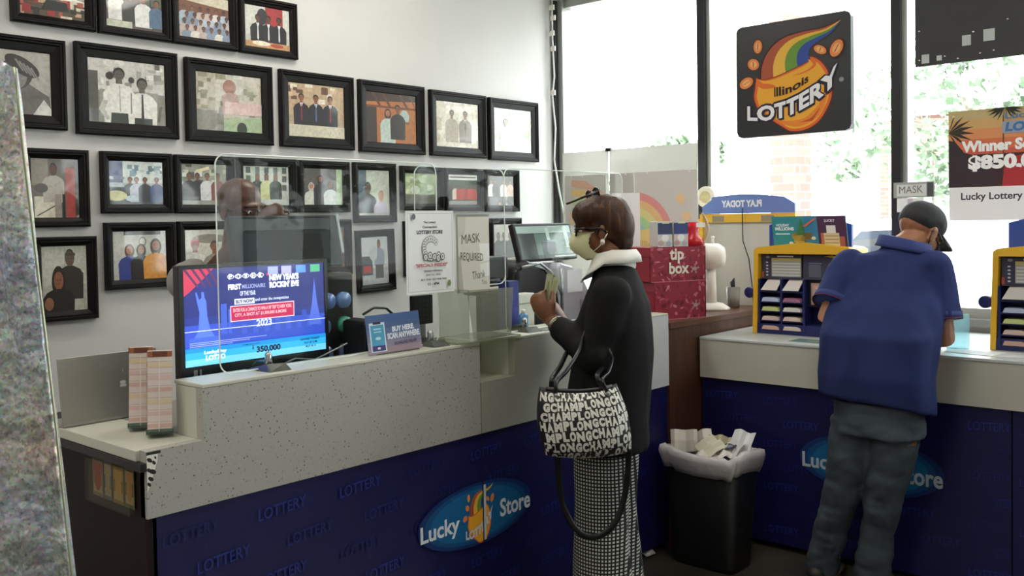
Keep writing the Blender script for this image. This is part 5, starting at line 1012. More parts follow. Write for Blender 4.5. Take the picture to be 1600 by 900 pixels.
mx = nt.nodes.new('ShaderNodeMix'); mx.data_type = 'RGBA'; mx.inputs['Factor'].default_value = .30; nt.links.new(cr.outputs[0], mx.inputs['A']); nt.links.new(hs.outputs[0], mx.inputs['B']); nt.links.new(mx.outputs['Result'], bs.inputs['Base Color'])
bp = nt.nodes.new('ShaderNodeBump'); bp.inputs['Strength'].default_value = .55; bp.inputs['Distance'].default_value = .006; sp_ = nt.nodes.new('ShaderNodeSeparateColor'); nt.links.new(vo.outputs['Color'], sp_.inputs[0]); nt.links.new(sp_.outputs[0], bp.inputs['Height'])
b2 = nt.nodes.new('ShaderNodeBump'); b2.inputs['Strength'].default_value = .6; b2.inputs['Distance'].default_value = .03; n2 = nt.nodes.new('ShaderNodeTexNoise'); n2.inputs['Scale'].default_value = 22; n2.inputs['Detail'].default_value = 3; nt.links.new(tcn.outputs['Object'], n2.inputs['Vector']); nt.links.new(n2.outputs[0], b2.inputs['Height']); nt.links.new(bp.outputs[0], b2.inputs['Normal']); nt.links.new(b2.outputs[0], bs.inputs['Normal'])
D_ = 1.0; ez = [(18, 104), (24, 160), (31, 230), (42, 320), (55, 430), (66, 520), (80, 640), (95, 780), (108, 900)]
pts = [U(x, y, D=D_) for x, y in ez]; lastp = pts[-1].copy(); dd = (pts[-1]-pts[-3]); dd = dd/abs(dd.z); bot = lastp+dd*(lastp.z); bot.z = 0.0; pts.append(lastp+(bot-lastp)*.5); pts.append(bot)
lf_ = -Vector((RT.x, RT.y, 0)).normalized(); bk = Vector((FW.x, FW.y, 0)).normalized(); m = MB(); m.smooth = True; R = []; N = 16
for i, p in enumerate(pts):
    row = []
    for k in range(N): row.append(p+lf_*(.30*k/(N-1))+bk*(.006*sin(k*1.7+i*.9)+.004*sin(k*3.1-i))+Vector((0, 0, (.012*sin(k*1.2) if i == 0 else 0))))
    for k in range(N-1, -1, -1): row.append(p+lf_*(.30*k/(N-1))+bk*(.012+.003*sin(k*2+i)))
    R.append(row)
m.rings(R); r = thing('foil_panel', 'tall panel covered in crinkled holographic silver glitter foil, close to the viewer', 'display panel', Vector((pts[-1].x, pts[-1].y, 0))); m.build('foil_covering', gm, r)
MB().tube([p+bk*.005 for p in pts], .0022, 6).build('bright_edge', mat('foil_edge', 'B8BCA0', .3, .5), r)
# cable down the window corner
r = thing('hanging_cable', 'white cable and tape bits hanging down the dark corner post of the window', 'cable', (4.9, 3.93, 1.1))
m = MB(); P = [U(x, y, X=4.895) for x, y in ((862, -20), (863, 60), (866, 120), (863, 150), (868, 200), (866, 250), (874, 300), (884, 350))]; m.tube(P, .006, 6); m.build('cable', mat('white_cable', 'D8DAD6', .5), r)
for (x, y) in ((862, 12), (864, 28), (862, 52), (864, 76), (864, 145)): p = U(x, y, X=4.89); B((p.x-.004, p.y-.02, p.z-.016), (p.x+.004, p.y+.02, p.z+.016)).build('tape_bit', white, r)
# ------------------------------------------------------------------ people
def Hd(c, heading, pitch=0, roll=0):
    """local head axes: +y faces forward, +x is the person's right"""
    return Matrix.Translation(c) @ Matrix.Rotation(-heading, 4, 'Z') @ Matrix.Rotation(pitch, 4, 'X') @ Matrix.Rotation(roll, 4, 'Y')
def E(m, M, c, r):
    s = MB(); s.ell(c, r); m.add([M @ Vector(p) for p in s.v], s.f)
def Tb(m, M, pts, r, **k): m.tube([M @ Vector(p) for p in pts], r, 12, round_=True, **k)
def head_forms(m, M, w=1.0):
    E(m, M, (0, -.018, .040), (.074*w, .092, .080)); E(m, M, (0, .022, -.01), (.064*w, .066, .092)); E(m, M, (0, .030, -.075), (.046*w, .046, .038)); E(m, M, (0, .058, -.098), (.022, .018, .015))
    Tb(m, M, [(0, .086, .018), (0, .098, -.005), (0, .106, -.026)], [.008, .010, .013]); E(m, M, (.011, .094, -.030), (.008, .010, .007)); E(m, M, (-.011, .094, -.030), (.008, .010, .007))
    E(m, M, (0, .082, -.056), (.024, .012, .006)); E(m, M, (0, .080, -.067), (.021, .012, .007)); E(m, M, (0, .070, .030), (.052*w, .020, .011))
    for s in (-1, 1):
        E(m, M, (s*.036, .060, -.022), (.020, .018, .018)); E(m, M, (s*.079*w, -.008, -.004), (.008, .020, .034)); E(m, M, (s*.083*w, -.012, .014), (.007, .016, .016)); E(m, M, (s*.077*w, -.002, -.028), (.006, .009, .010))
def eyes(M, parent):
    for s in (-1, 1):
        m = MB(); m.color('E8E2DA'); E(m, M, (s*.030, .0745, .007), (.0115, .0110, .0065)); m.color('241610'); E(m, M, (s*.030, .082, .006), (.0050, .0045, .0050)); m.build('eye', mat('eye_surface', attr=True, rough=.15), parent)
def hand_forms(m, wrist, fwd, up, side, curl=.6, spread=.35, s=1.0, thumb_up=True):
    """palm plus five separate curled fingers; fwd = wrist to knuckles, up = back of the hand, side=+1 thumb towards fwd x up"""
    f = Vector(fwd).normalized(); u = Vector(up); u = (u-f*u.dot(f)).normalized(); x = f.cross(u)*side; w = Vector(wrist)
    K = []
    m.tube([w-f*.01*s, w+f*.03*s, w+f*.075*s, w+f*.09*s], [.026*s, .036*s, .042*s, .036*s], 16, sq=(1, .42) if True else (1, 1), up=u, round_=True)
    for k, (off, ln, cu) in enumerate(((.032, .075, curl), (.0108, .083, curl*1.08), (-.0112, .077, curl*1.15), (-.032, .060, curl*1.25))):
        p = w+f*(.083-.006*abs(k-1))*s+x*off*s; d = (f+x*(off*spread*6)).normalized(); a = 0; P = [p-d*.02*s, p]
        for seg, frac in enumerate((.46, .30, .24)):
            a += cu*(.55, .9, .75)[seg]; dd = d*cos(a)-u*sin(a); P.append(P[-1]+dd*ln*frac*s)
        m.tube(P, [.0088*s, .0088*s, .0080*s, .0074*s, .0062*s], 10, round_=True)
    b = w+f*.022*s+x*.026*s; P = [b-x*.008*s, b+f*.028*s+x*.020*s-u*.008*s, b+f*.052*s+x*.026*s-u*.022*s*curl*1.5, b+f*.074*s+x*.018*s-u*.036*s*curl*1.5]
    m.tube(P, [.014*s, .0125*s, .0105*s, .008*s], 10, round_=True)
def body(name, forms, m, parent, voxel=.0042, smooth=3, wr=None):
    return put(name, remesh(forms, name, voxel, smooth, wr), m, parent)
skin_w = mat('brown_skin', '8A5A3C', .45, noise_=('6E442C', 18, .35, .7), bump=(220, .08, .001))
skin_m = mat('warm_skin', 'A06E50', .45, noise_=('8A5840', 14, .35, .7), bump=(220, .08, .001))
skin_c = mat('deep_brown_skin', '5C3828', .4, noise_=('452819', 14, .35, .7), bump=(220, .08, .001))
L2 = Vector((RT.x, RT.y, 0)).normalized(); F2 = Vector((FW.x, FW.y, 0)).normalized(); UZ = Vector((0, 0, 1))

# ---- woman with handbag at the counter
hd = RAD(-37); HW = U(938, 361, D=3.48); W0 = Vector((U(950, 700, D=3.5).x, U(950, 700, D=3.5).y, 0))
woman = thing('person', 'person in black coat and checked trousers, yellow face mask, handbag on the forearm, at the front counter', 'person', W0)
woman['label'] = 'masked person in black coat and checked trousers holding banknotes at the front counter'
MH = Hd(HW, hd, RAD(-4)) @ Matrix.Scale(.92, 4); m = MB(); head_forms(m, MH)
fb_ = Vector((sin(RAD(-25)), cos(RAD(-25)), 0)); rb_ = Vector((fb_.y, -fb_.x, 0))         # body forward / her right
neck = HW+Vector((0, 0, -.092))-fb_*.055; Tb(m, Matrix.Identity(4), [HW-fb_*.03+UZ*-.03, neck, neck-UZ*.07-fb_*.01], [.046, .05, .06])
pel = Vector((W0.x, W0.y, .90)); ch = neck-UZ*.20-fb_*.0
m.loft([(pel, rb_*.15, fb_*.10, 2.3), (pel+UZ*.15, rb_*.125, fb_*.095, 2.3), (ch, rb_*.145, fb_*.10, 2.4), (neck-UZ*.14-fb_*.01, rb_*.125, fb_*.07, 2.1), (neck-UZ*.08, rb_*.055, fb_*.05, 2)])
shL = neck-UZ*.125-rb_*.150-fb_*.01; shR = neck-UZ*.125+rb_*.150-fb_*.01
hL = U(862, 502, D=3.56); hR = U(884, 505, D=3.72)
elL = U(928, 556, D=3.30); elR = U(915, 548, D=3.72)
for sh, el, h_ in ((shL, elL, hL), (shR, elR, hR)): m.tube([sh, (sh+el)/2, el, (el+h_)/2, h_], [.044, .042, .036, .03, .023], 12, round_=True)
for sg in (-1, 1):
    hp = pel+rb_*sg*.085-UZ*.02; kn = Vector((hp.x, hp.y, .47))+rb_*sg*.01+fb_*.02; an = Vector((hp.x, hp.y, .08))-fb_*.02
    m.tube([hp, (hp+kn)/2, kn, (kn*1.2+an*.8)/2, an], [.088, .075, .055, .052, .035], 12, round_=True); m.tube([an-fb_*.04-UZ*.04, an+fb_*.06-UZ*.045, an+fb_*.15-UZ*.055], [.034, .034, .024], 10, round_=True)
df = (hL-elL).normalized(); hand_forms(m, hL, (df*.35+UZ*.75-L2*.45), (-F2*.75-L2*.65), 1, .95, .38, 1.0)
dr = (hR-elR).normalized(); hand_forms(m, hR, (dr*.8-UZ*.0), (UZ*1-F2*.2), -1, .8, .1, .95)
body('body', m, skin_w, woman)
eyes(MH, woman)
# hair: short bob with fringe
m = MB(); E(m, MH, (0, -.014, .056), (.092, .116, .092)); E(m, MH, (0, -.066, .015), (.090, .074, .100)); E(m, MH, (0, -.078, -.045), (.070, .050, .056)); E(m, MH, (0, .046, .078), (.078, .060, .050)); E(m, MH, (0, .080, .068), (.060, .028, .028))
for s in (-1, 1): E(m, MH, (s*.066, .026, .070), (.027, .056, .044)); E(m, MH, (s*.074, -.045, .022), (.020, .045, .06)); E(m, MH, (s*.075, .010, .016), (.012, .020, .036))
hair_m = mat('auburn_hair', '341B0E', .5, spec=.3, noise_=('66401F', 60, .5, .8, (1, 1, .12)), bump=(140, .5, .004, (1, 1, .1)))
body('hair', m, hair_m, woman, .005, 14, (.0025, (40, 40, 9)))
# spectacles
m = MB(); fr_ = mat('spectacle_frame', '17100F', .25)
for s in (-1, 1):
    m.tube([MH @ Vector((s*.034+.026*cos(t), .098-.004*abs(cos(t)), .010+.019*sin(t))) for t in [2*pi*k/20 for k in range(20)]], .0042, 6, closed=True)
    m.tube([MH @ Vector(p) for p in ((s*.060, .094, .016), (s*.080, .06, .016), (s*.092, .0, .012), (s*.090, -.02, .0))], .0045, 6)
m.tube([MH @ Vector(p) for p in ((-.009, .099, .014), (0, .101, .016), (.009, .099, .014))], .002, 6)
g = m.build('spectacles', fr_, woman)
for s in (-1, 1):
    v = [MH @ Vector((s*.034+.025*cos(t), .0965, .010+.018*sin(t))) for t in [2*pi*k/18 for k in range(18)]]; MB().add(v, [tuple(range(18))]).build('lens', clear('spectacle_lens', 'C8C0C0'), g)
# sunglasses pushed up on the hair
m = MB(); MS = MH @ Matrix.Translation((0, .040, .143)) @ Matrix.Rotation(RAD(-14), 4, 'X') @ Matrix.Rotation(RAD(205), 4, 'Z')
for s in (-1, 1):
    v = [MS @ Vector((s*.034+.027*cos(t), .03-.006*abs(cos(t)), .0+.020*sin(t))) for t in [2*pi*k/18 for k in range(18)]]; m.add(v, [tuple(range(18))]); m.tube(v, .003, 6, closed=True)
    m.tube([MS @ Vector(p) for p in ((s*.06, .028, .006), (s*.068, -.02, .0), (s*.070, -.065, -.002))], .0045, 6)
m.tube([MS @ Vector(p) for p in ((-.008, .03, .006), (.008, .03, .006))], .003, 6)
MG = m.build('sunglasses', mat('sunglass_brown', '2E2422', .2), woman)
# pleated mask with ear loops
m = MB(); rows = []
for j in range(13):
    t = j/12; z = .002-.108*t; fy = .108+.020*sin(pi*min(1, t*1.25))+(.0018 if j % 2 else -.0018)-(.034*max(0, t-.72)/.28); hw = .069-.016*abs(t-.4)
    rows.append([MH @ Vector((hw*sin(a), fy-.062*(1-cos(a)) if False else fy-.078*(abs(sin(a))**2.6), z+.0*a)) for a in [(-pi/2)+pi*k/14 for k in range(15)]])
vv = [p for r_ in rows for p in r_]; m.smooth = True; m.add(vv, [(j*15+k, j*15+k+1, (j+1)*15+k+1, (j+1)*15+k) for j in range(12) for k in range(14)])
mk = m.build('face_mask', mat('yellow_mask', 'D2D2A2', .8), woman); mk.modifiers.new('t', 'SOLIDIFY').thickness = .002
for s in (-1, 1):
    MB().tube([MH @ Vector(p) for p in ((s*.068, .034, -.004), (s*.076, .016, .004), (s*.086, -.012, .012), (s*.088, -.026, -.004))], .0018, 5).tube([MH @ Vector(p) for p in ((s*.062, .032, -.075), (s*.074, .010, -.06), (s*.084, -.010, -.035), (s*.088, -.026, -.010))], .0018, 5).build('ear_loop', mat('mask_loop', 'D8D8C0', .7), mk)
    MB().ell(MH @ Vector((s*.086, -.004, -.042)), (.009, .009, .011)).build('earring', mat('pearl', 'D8CFC4', .15, coat=1), woman)
# coat
coat = mat('black_coat', '0A0A0A', .85, spec=.25, noise_=('101010', 30, .4, .7), bump=(160, .2, .002))
m = MB(); T_ = [(.72, .00, .210, .155), (.80, .0, .205, .152), (.95, .0, .195, .148), (1.06, -.005, .185, .145), (1.15, .0, .185, .142)]
ax = lambda z: W0+UZ*z+(neck-Vector((W0.x, W0.y, neck.z)))*max(0, (z-.8)/.5)
m.loft([(ax(z)+fb_*o, rb_*a, fb_*b, 2.4) for z, o, a, b in T_]+[(neck-UZ*.17, rb_*.180, fb_*.122, 2.2), (neck-UZ*.10, rb_*.165, fb_*.095, 2.0), (neck-UZ*.055, rb_*.115, fb_*.080, 2), (neck-UZ*.025, rb_*.07, fb_*.066, 2)], 40)
for sh, el, h_ in ((shL, elL, hL), (shR, elR, hR)):
    ce = el+(h_-el)*.80; m.tube([sh+fb_*.0, (sh+el)/2, el, (el+ce)/2, ce], [.072, .070, .064, .056, .050], 16, round_=False); m.ell(sh, (.070, .070, .060)); m.ell(el, (.063, .063, .063))
body('coat', m, coat, woman, .008, 12, (.006, (9, 9, 4)))
for ce_el, ce_h in ((elL, hL),): MB().tube([ce_el+(ce_h-ce_el)*.86, ce_el+(ce_h-ce_el)*.885], .036, 14).build('bracelet', mat('steel_bracelet', 'B0A898', .2, .9), woman)
# white folded collar
m = MB(); R = []
for rr, zz, fo in ((.066, -.085, 0), (.074, -.055, .0), (.071, -.020, -.0), (.064, .005, -.0), (.080, .004, 0), (.102, -.018, .01), (.116, -.042, .02)):
    ring = []
    for k in range(32):
        t = 2*pi*k/32; fr = cos(t); q = 1+.06*sin(5*t)*(rr > .09); ring.append(neck+UZ*(zz+.02-.055*max(0, fr)*(rr > .09)-.018*max(0, fr))+fb_*(rr*q*fr*(.98 if fr > 0 else .95)+fo)+rb_*(rr*q*sin(t)*1.05))
    R.append(ring)
m.smooth = True; m.rings(R, caps=False); cl_ = m.build('collar', mat('white_collar', 'DAD8D0', .6, bump=(20, .4, .01)), woman); cl_.modifiers.new('t', 'SOLIDIFY').thickness = .004
# checked wide trousers
pm = mat('checked_cloth', 'D0CFC4', .8); nt = pm.node_tree; bs = nt.nodes['Principled BSDF']; tcn = nt.nodes.new('ShaderNodeTexCoord'); sx = nt.nodes.new('ShaderNodeSeparateXYZ'); nt.links.new(tcn.outputs['Object'], sx.inputs[0])
def stripe(sock, per, duty):
    a = nt.nodes.new('ShaderNodeMath'); a.operation = 'MULTIPLY'; a.inputs[1].default_value = 1/per; nt.links.new(sock, a.inputs[0]); b = nt.nodes.new('ShaderNodeMath'); b.operation = 'FRACT'; nt.links.new(a.outputs[0], b.inputs[0]); c_ = nt.nodes.new('ShaderNodeMath'); c_.operation = 'LESS_THAN'; c_.inputs[1].default_value = duty; nt.links.new(b.outputs[0], c_.inputs[0]); return c_.outputs[0]
dt = nt.nodes.new('ShaderNodeVectorMath'); dt.operation = 'DOT_PRODUCT'; dt.inputs[1].default_value = (L2.x-.4*F2.x, L2.y-.4*F2.y, 0); nt.links.new(tcn.outputs['Object'], dt.inputs[0])
hz, vt = stripe(sx.outputs[2], .0125, .45), stripe(dt.outputs['Value'], .0125, .45); mxm = nt.nodes.new('ShaderNodeMath'); mxm.operation = 'MAXIMUM'; nt.links.new(hz, mxm.inputs[0]); nt.links.new(vt, mxm.inputs[1])
mc = nt.nodes.new('ShaderNodeMix'); mc.data_type = 'RGBA'; mc.inputs['A'].default_value = lin('C4C4BA'); mc.inputs['B'].default_value = lin('131313'); nt.links.new(mxm.outputs[0], mc.inputs['Factor']); nt.links.new(mc.outputs['Result'], bs.inputs['Base Color'])
m = MB(); m.loft([(pel-UZ*.10, rb_*.17, fb_*.125, 2.3), (pel+UZ*.02, rb_*.165, fb_*.12, 2.3), (pel+UZ*.10, rb_*.14, fb_*.105, 2.2)])
for sg in (-1, 1):
    hp = pel+rb_*sg*.088-UZ*.04; k2 = Vector((hp.x, hp.y, .46))+rb_*sg*.012+fb_*.01; an = Vector((hp.x, hp.y, .05))+rb_*sg*.015
    m.tube([hp, (hp+k2)/2, k2, (k2+an)/2, an], [.100, .094, .092, .102, .115], 24, sq=(1, 1.1))
body('trousers', m, pm, woman, .008, 5, (.007, (10, 10, 3)))
for sg in (-1, 1):
    an = Vector((pel.x, pel.y, .03))+rb_*sg*.09; m = MB(); m.tube([an-fb_*.07, an+fb_*.03, an+fb_*.15, an+fb_*.19], [.036, .042, .040, .022], 14, sq=(1, .72), round_=True); m.build('shoe', mat('black_shoe', '121212', .3), woman)
# banknotes and purse in the hands
fwdh = (df*.45+UZ*.55-L2*.55).normalized(); bp_ = hL+fwdh*.075; r = thing('banknotes', 'folded greenish banknotes held upright in the masked person\'s hand', 'money', U(852, 485, D=3.52))
o = U(846, 484, D=3.60); e = (L2*.9-F2*.35).normalized(); c = Canvas(frame(o, e, (UZ+L2*.16)), .026, .138, 'A8AE84', thick=.003); c.rect(.1, .05, .9, .95, 'B8BC96'); c.ell(.5, .5, .28, .3, '8E946A'); c.rect(.2, .1, .8, .2, 'D0CFAE'); c.build('note', PAINT, r)
c = Canvas(frame(o+e*.018+F2*.004, e, (UZ+L2*.26)), .024, .128, 'C4C6A0', thick=.002); c.rect(.2, .1, .8, .9, 'AEB28A'); c.build('note', PAINT, r)
def cr3(P, k=6):
    P = [Vector(p) for p in P]; P = [P[0]*2-P[1]]+P+[P[-1]*2-P[-2]]; out = []
    for i in range(1, len(P)-2):
        a, b, c_, d_ = P[i-1:i+3]
        for j in range(k): t = j/k; out.append(.5*((2*b)+(c_-a)*t+(2*a-5*b+4*c_-d_)*t*t+(-a+3*b-3*c_+d_)*t**3))
    return out+[P[-2]]
# ---- handbag with block lettering
bo = U(911, 655, D=3.12); ba = (L2*.97+F2*.12).normalized(); bz = (UZ+ba*-.13).normalized(); bn = bz.cross(ba)*-1; bn = ba.cross(bz)        # bn faces the viewer
bag = thing('handbag', 'black and white block-lettered handbag hanging from the masked person\'s forearm', 'handbag', bo-UZ*.13)
HWb, HHb, TH = .152, .115, .075
def bagpt(u, v, off=0):                            # u,v in -1..1 ; returns a point on the facing side
    wv = 1-.16*max(0, v)**1.5-.05*max(0, -v)**3; t = TH*max(0, (1-abs(u)**3.2))**.5*max(0, 1-max(0, abs(v))**3.0)**.5*(1.0-.25*v)
    sag = -.018*(1-u*u)*max(0, v)*.9-.02*(1-u*u)*max(0, -v)*.6
    return bo+ba*(u*HWb*wv)+bz*(v*HHb+sag*1.0)+bn*(t+off)
m = MB(); m.color('121212'); NU, NV = 28, 20; G = []
for side in (1, -1):
    pts_ = []
    for j in range(NV+1):
        v = -1+2*j/NV; v = sin(v*pi/2)
        for i in range(NU+1):
            u = sin((-1+2*i/NU)*pi/2); p = bagpt(u, v)
            if side < 0: p = p-bn*(2*(p-bo).dot(bn))
            pts_.append(p)
    fs = [(j*(NU+1)+i, j*(NU+1)+i+1, (j+1)*(NU+1)+i+1, (j+1)*(NU+1)+i) for j in range(NV) for i in range(NU)]
    if side < 0: fs = [f[::-1] for f in fs]
    m.smooth = True; m.add(pts_, fs)
m.smooth = False; m.color('D8D6CC'); words = 'LONGCHAMP'; rows_ = 7; ci = 0
for rj in range(rows_):
    v0 = -1+2*(rj+.04)/rows_; v1 = -1+2*(rj+.95)/rows_; u = -1.0+.05*(rj % 3)
    while u < .97:
        chh = words[(ci+rj*4) % 9]; ci += 1; wu = .19 if chh in 'MN' else .145
        vs, fs = glyphs(chh, .075)
        def pos(a, b, side):
            uu = min(max(u+a*wu*.90, -.97), .97); vv_ = min(max(v0+b*(v1-v0)+.10*uu+.02*sin(9*u), -.95), .93); p = bagpt(uu, vv_, .0012)
            return p if side > 0 else p-bn*(2*(p-bo).dot(bn))
        m.add([pos(a, b, 1) for a, b in vs], fs); m.add([pos(1-a, b, -1) for a, b in vs], [f[::-1] for f in fs]); u += wu
m.build('bag_body', mat('bag_fabric', attr=True, rough=.5), bag)
bk_ = mat('black_leather', '0E0E0F', .35)
m = MB(); m.tube([bagpt(u, .97)-bn*0 for u in (-.85, -.5, 0, .5, .85)], .008, 8); m.build('zip_edge', bk_, bag)
top = U(938, 566, D=3.30); armu = elL+(hL-elL)*.12
for sd_, nm in ((1, 'strap'), (-1, 'strap')):
    P = [bo+ba*(-.085)+bz*(HHb*.80)+bn*(.045*sd_), bo+ba*(-.075)+bz*(HHb+.02)+bn*(.040*sd_)]
    q0 = armu-UZ*.02+ba*(.0)+bn*(.078*sd_); P += [(P[1]*.5+q0*.5)+ba*(-.03), q0-ba*.05+UZ*.03, armu+UZ*.088+bn*(.03*sd_)+ba*.0, q0+ba*.06+UZ*.02]
    e_ = bo+ba*(.075)+bz*(HHb+.02)+bn*(.040*sd_); P += [(e_*.6+q0*.4)+ba*.035, e_, bo+ba*(.085)+bz*(HHb*.80)+bn*(.045*sd_)]
    Q = bez([tuple(p) for p in []], 3) if False else P
    m = MB(); m.tube(cr3(P), .0085, 8, sq=(1, .6)); st = m.build(nm, bk_, bag)
    for q in (P[0], P[-1]): MB().ell(q+bn*sd_*.006, (.007, .007, .007)).build('stud', steel, st)
P = [U(x, y, D=d_) for x, y, d_ in ((873, 690, 3.14), (872, 730, 3.18), (880, 790, 3.2), (905, 832, 3.2), (935, 838, 3.2), (962, 815, 3.2), (978, 765, 3.2), (982, 700, 3.18), (976, 660, 3.14))]
MB().tube(cr3(P), .008, 8, sq=(1.3, .4)).build('long_strap', bk_, bag)

# ---- man in polo shirt at the window counter
hipc = U(1374, 655, X=3.80); M0 = Vector((3.84, hipc.y, 0)); man = thing('person', 'person in blue polo shirt, jeans and black cap leaning over the window counter', 'person', M0)
HM = U(1437, 367, D=3.98); MHm = Hd(HM, RAD(118), RAD(-32)); m = MB(); head_forms(m, MHm, 1.05)
XF = Vector((1, 0, 0)); YL = Vector((0, 1, 0)); shc = U(1392, 402, X=4.0); nk = HM-MHm.to_3x3() @ Vector((0, .04, .09)); nb = U(1412, 385, X=4.02)
m.tube([HM-UZ*.02-XF*.03, nk*.5+nb*.5, nb-UZ*.03], [.06, .06, .07], 14, round_=True)
m.loft([(hipc-UZ*.02, YL*.16, XF*.11, 2.3), (hipc+UZ*.15+XF*.03, YL*.155, XF*.12, 2.3), (shc-UZ*.16-XF*.03, YL*.17, XF*.12, 2.4), (shc-UZ*.07, YL*.14, XF*.07, 2.1), (shc-UZ*.02, YL*.08, XF*.05, 2)])
sL, sR = shc+YL*.170-UZ*.035, shc-YL*.170-UZ*.035; eL, eR = U(1293, 492, D=3.98), U(1473, 530, D=3.80); wL, wR = Vector((4.26, eL.y-.06, 1.06)), Vector((4.22, eR.y+.10, 1.055))
m.tube([sL, (sL+eL)/2, eL, (eL+wL)/2, wL], [.055, .05, .044, .042, .028], 14, round_=True); m.tube([sR, (sR+eR)/2, eR, (eR+wR)/2, wR], [.055, .052, .046, .044, .028], 14, round_=True)
hand_forms(m, wL, XF*1-YL*.3-UZ*.12, UZ, 1, .3, .3); hand_forms(m, wR, XF*1+YL*.4-UZ*.08, UZ+YL*.2, -1, .5, .1)
LEG = [(U(1337, 668, X=3.80), U(1316, 770, X=3.82), U(1284, 872, X=3.88)), (U(1402, 675, X=3.80), U(1380, 780, X=3.83), U(1362, 886, X=3.89))]
for hp, kn, an in LEG:
    an.z = .10; m.tube([hp, (hp+kn)/2, kn, (kn*.6+an*.4), an], [.085, .075, .056, .054, .038], 14, round_=True); m.tube([an-XF*.03-UZ*.04, an+XF*.07-UZ*.05], [.034, .032], 10, round_=True)
body('body', m, skin_m, man); eyes(MHm, man)
polo = mat('royal_blue_polo', '2A3564', .85, spec=.2, noise_=('232D58', 5, .35, .65), bump=(300, .12, .001))
m = MB(); hem = U(1368, 632, X=3.80)
m.loft([(hem-YL*.0+UZ*(-.0), YL*.225+UZ*.02, XF*.150-UZ*.03, 2.6), (hem+UZ*.12, YL*.225, XF*.152, 2.6), (hem+UZ*.28+XF*.03-YL*.005, YL*.225, XF*.155, 2.6), (hem*.35+shc*.65-XF*.01, YL*.228, XF*.150, 2.6), (shc-UZ*.13-XF*.02, YL*.225, XF*.135, 2.5), (shc-UZ*.05, YL*.205, XF*.11, 2.2), (shc+UZ*.015+XF*.01, YL*.15, XF*.09, 2.0), (nb-UZ*.02, YL*.095, XF*.088, 2), (nb+UZ*.005, YL*.082, XF*.078, 2)], 44)
for s_, e_ in ((sL, eL), (sR, eR)): ce = s_+(e_-s_)*(.80 if e_ is eL else .72); m.tube([s_-UZ*.0, (s_+ce)/2, ce], [.074, .080, .082], 18); m.ell(s_, (.078, .072, .07))
pb = body('polo_shirt', m, polo, man, .008, 6, (.012, (8, 8, 3)))
m = MB(); R = []
for rr, zz in ((.078, -.03), (.080, .005), (.076, .028), (.086, .026), (.094, -.004), (.100, -.018)):
    R.append([nb+UZ*(zz-.010*cos(t)+.020*sin(t))+XF*(rr*cos(t)*1.02+.012)+YL*(rr*sin(t)*1.15) for t in [2*pi*k/30 for k in range(30)]])
m.smooth = True; m.rings(R, caps=False); q = m.build('collar', mat('polo_collar', '273670', .8), man); q.modifiers.new('t', 'SOLIDIFY').thickness = .004
for s_, e_, f_ in ((sL, eL, .80), (sR, eR, .72)): ce = s_+(e_-s_)*f_; d_ = (e_-s_).normalized(); MB().tube([ce-d_*.022, ce+d_*.003], [.0855, .0845], 20).build('sleeve_cuff', mat('polo_collar'), man); MB().tube([ce+d_*.004+(d_.orthogonal().normalized()*cos(t)+d_.cross(d_.orthogonal().normalized())*sin(t))*.084 for t in [2*pi*k/28 for k in range(28)]], .0022, 6, closed=True).build('cuff_piping', mat('maroon_piping', '6A1E38', .7), man)
jeans = mat('grey_blue_denim', '4A565E', .8, noise_=('333D44', 7, .35, .7), bump=(240, .25, .002))
m = MB(); m.loft([(hipc-UZ*.06, YL*.175, XF*.125, 2.4), (hipc+UZ*.08, YL*.175, XF*.12, 2.4)])
for hp, kn, an in LEG: m.tube([hp+UZ*.03, (hp+kn)/2, kn, (kn+an)/2, an-UZ*.055], [.098, .088, .074, .068, .072], 22)
body('jeans', m, jeans, man, .008, 4, (.009, (9, 9, 16)))
for hp, kn, an in LEG:
    m = MB(); b_ = Vector((an.x, an.y, .038)); m.tube([b_-XF*.055, b_+XF*.02, b_+XF*.085, b_+XF*.15], [.040, .046, .044, .028], 14, sq=(1, .8), round_=True); sh_ = m.build('shoe', mat('dark_trainer', '2A2A2A', .6), man)
    m = MB(); m.loft([(b_-XF*-.045-UZ*(.038-.001), YL*.046, XF*.13, 3), (b_+XF*.045-UZ*.020, YL*.047, XF*.132, 3)]); m.build('sole', mat('trainer_sole', '8A7A66', .7), sh_)
# cap with brim
m = MB(); capm = mat('black_cap', '26262A', .75, bump=(200, .2, .001))
for j in range(1): E(m, MHm, (0, -.012, .058), (.088, .104, .082)); E(m, MHm, (0, -.030, .045), (.086, .086, .058))
cp = body('cap', m, capm, man, .006, 4)
m = MB(); nA = 15; vs = []
for lay in (0, -.004):
    for j, ex in enumerate((0, .03, .06, .08)):
        for k in range(nA):
            a = RAD(-72+144*k/(nA-1)); vs.append(MHm @ Vector(((.080+.004*j)*sin(a), .070*cos(a)+.012+ex*cos(a)**.5*1.0, .046-.010*j-.022*sin(a)**2+lay)))
fs = []
for lay in (0, 1):
    o_ = lay*4*nA
    for j in range(3):
        for k in range(nA-1): f = (o_+j*nA+k, o_+j*nA+k+1, o_+(j+1)*nA+k+1, o_+(j+1)*nA+k); fs.append(f if lay else f[::-1])
for k in range(nA-1): fs.append((3*nA+k, 3*nA+k+1, 7*nA+k+1, 7*nA+k))
m.smooth = True; m.add(vs, fs); m.build('brim', capm, cp); MB().ell(MHm @ Vector((0, -.012, .141)), (.008, .008, .005)).build('cap_button', capm, cp)
m = MB()
for s in (-1, 1): m.tube([MHm @ Vector(p) for p in ((s*.066, .07, .010), (s*.084, .02, .014), (s*.090, -.012, .018), (s*.090, -.030, .0))], .0026, 6)
for s in (-1, 1): m.tube([MHm @ Vector((s*.034+.026*cos(t), .098, .008+.018*sin(t))) for t in [2*pi*k/18 for k in range(18)]], .002, 5, closed=True)
m.build('spectacles', fr_, man)
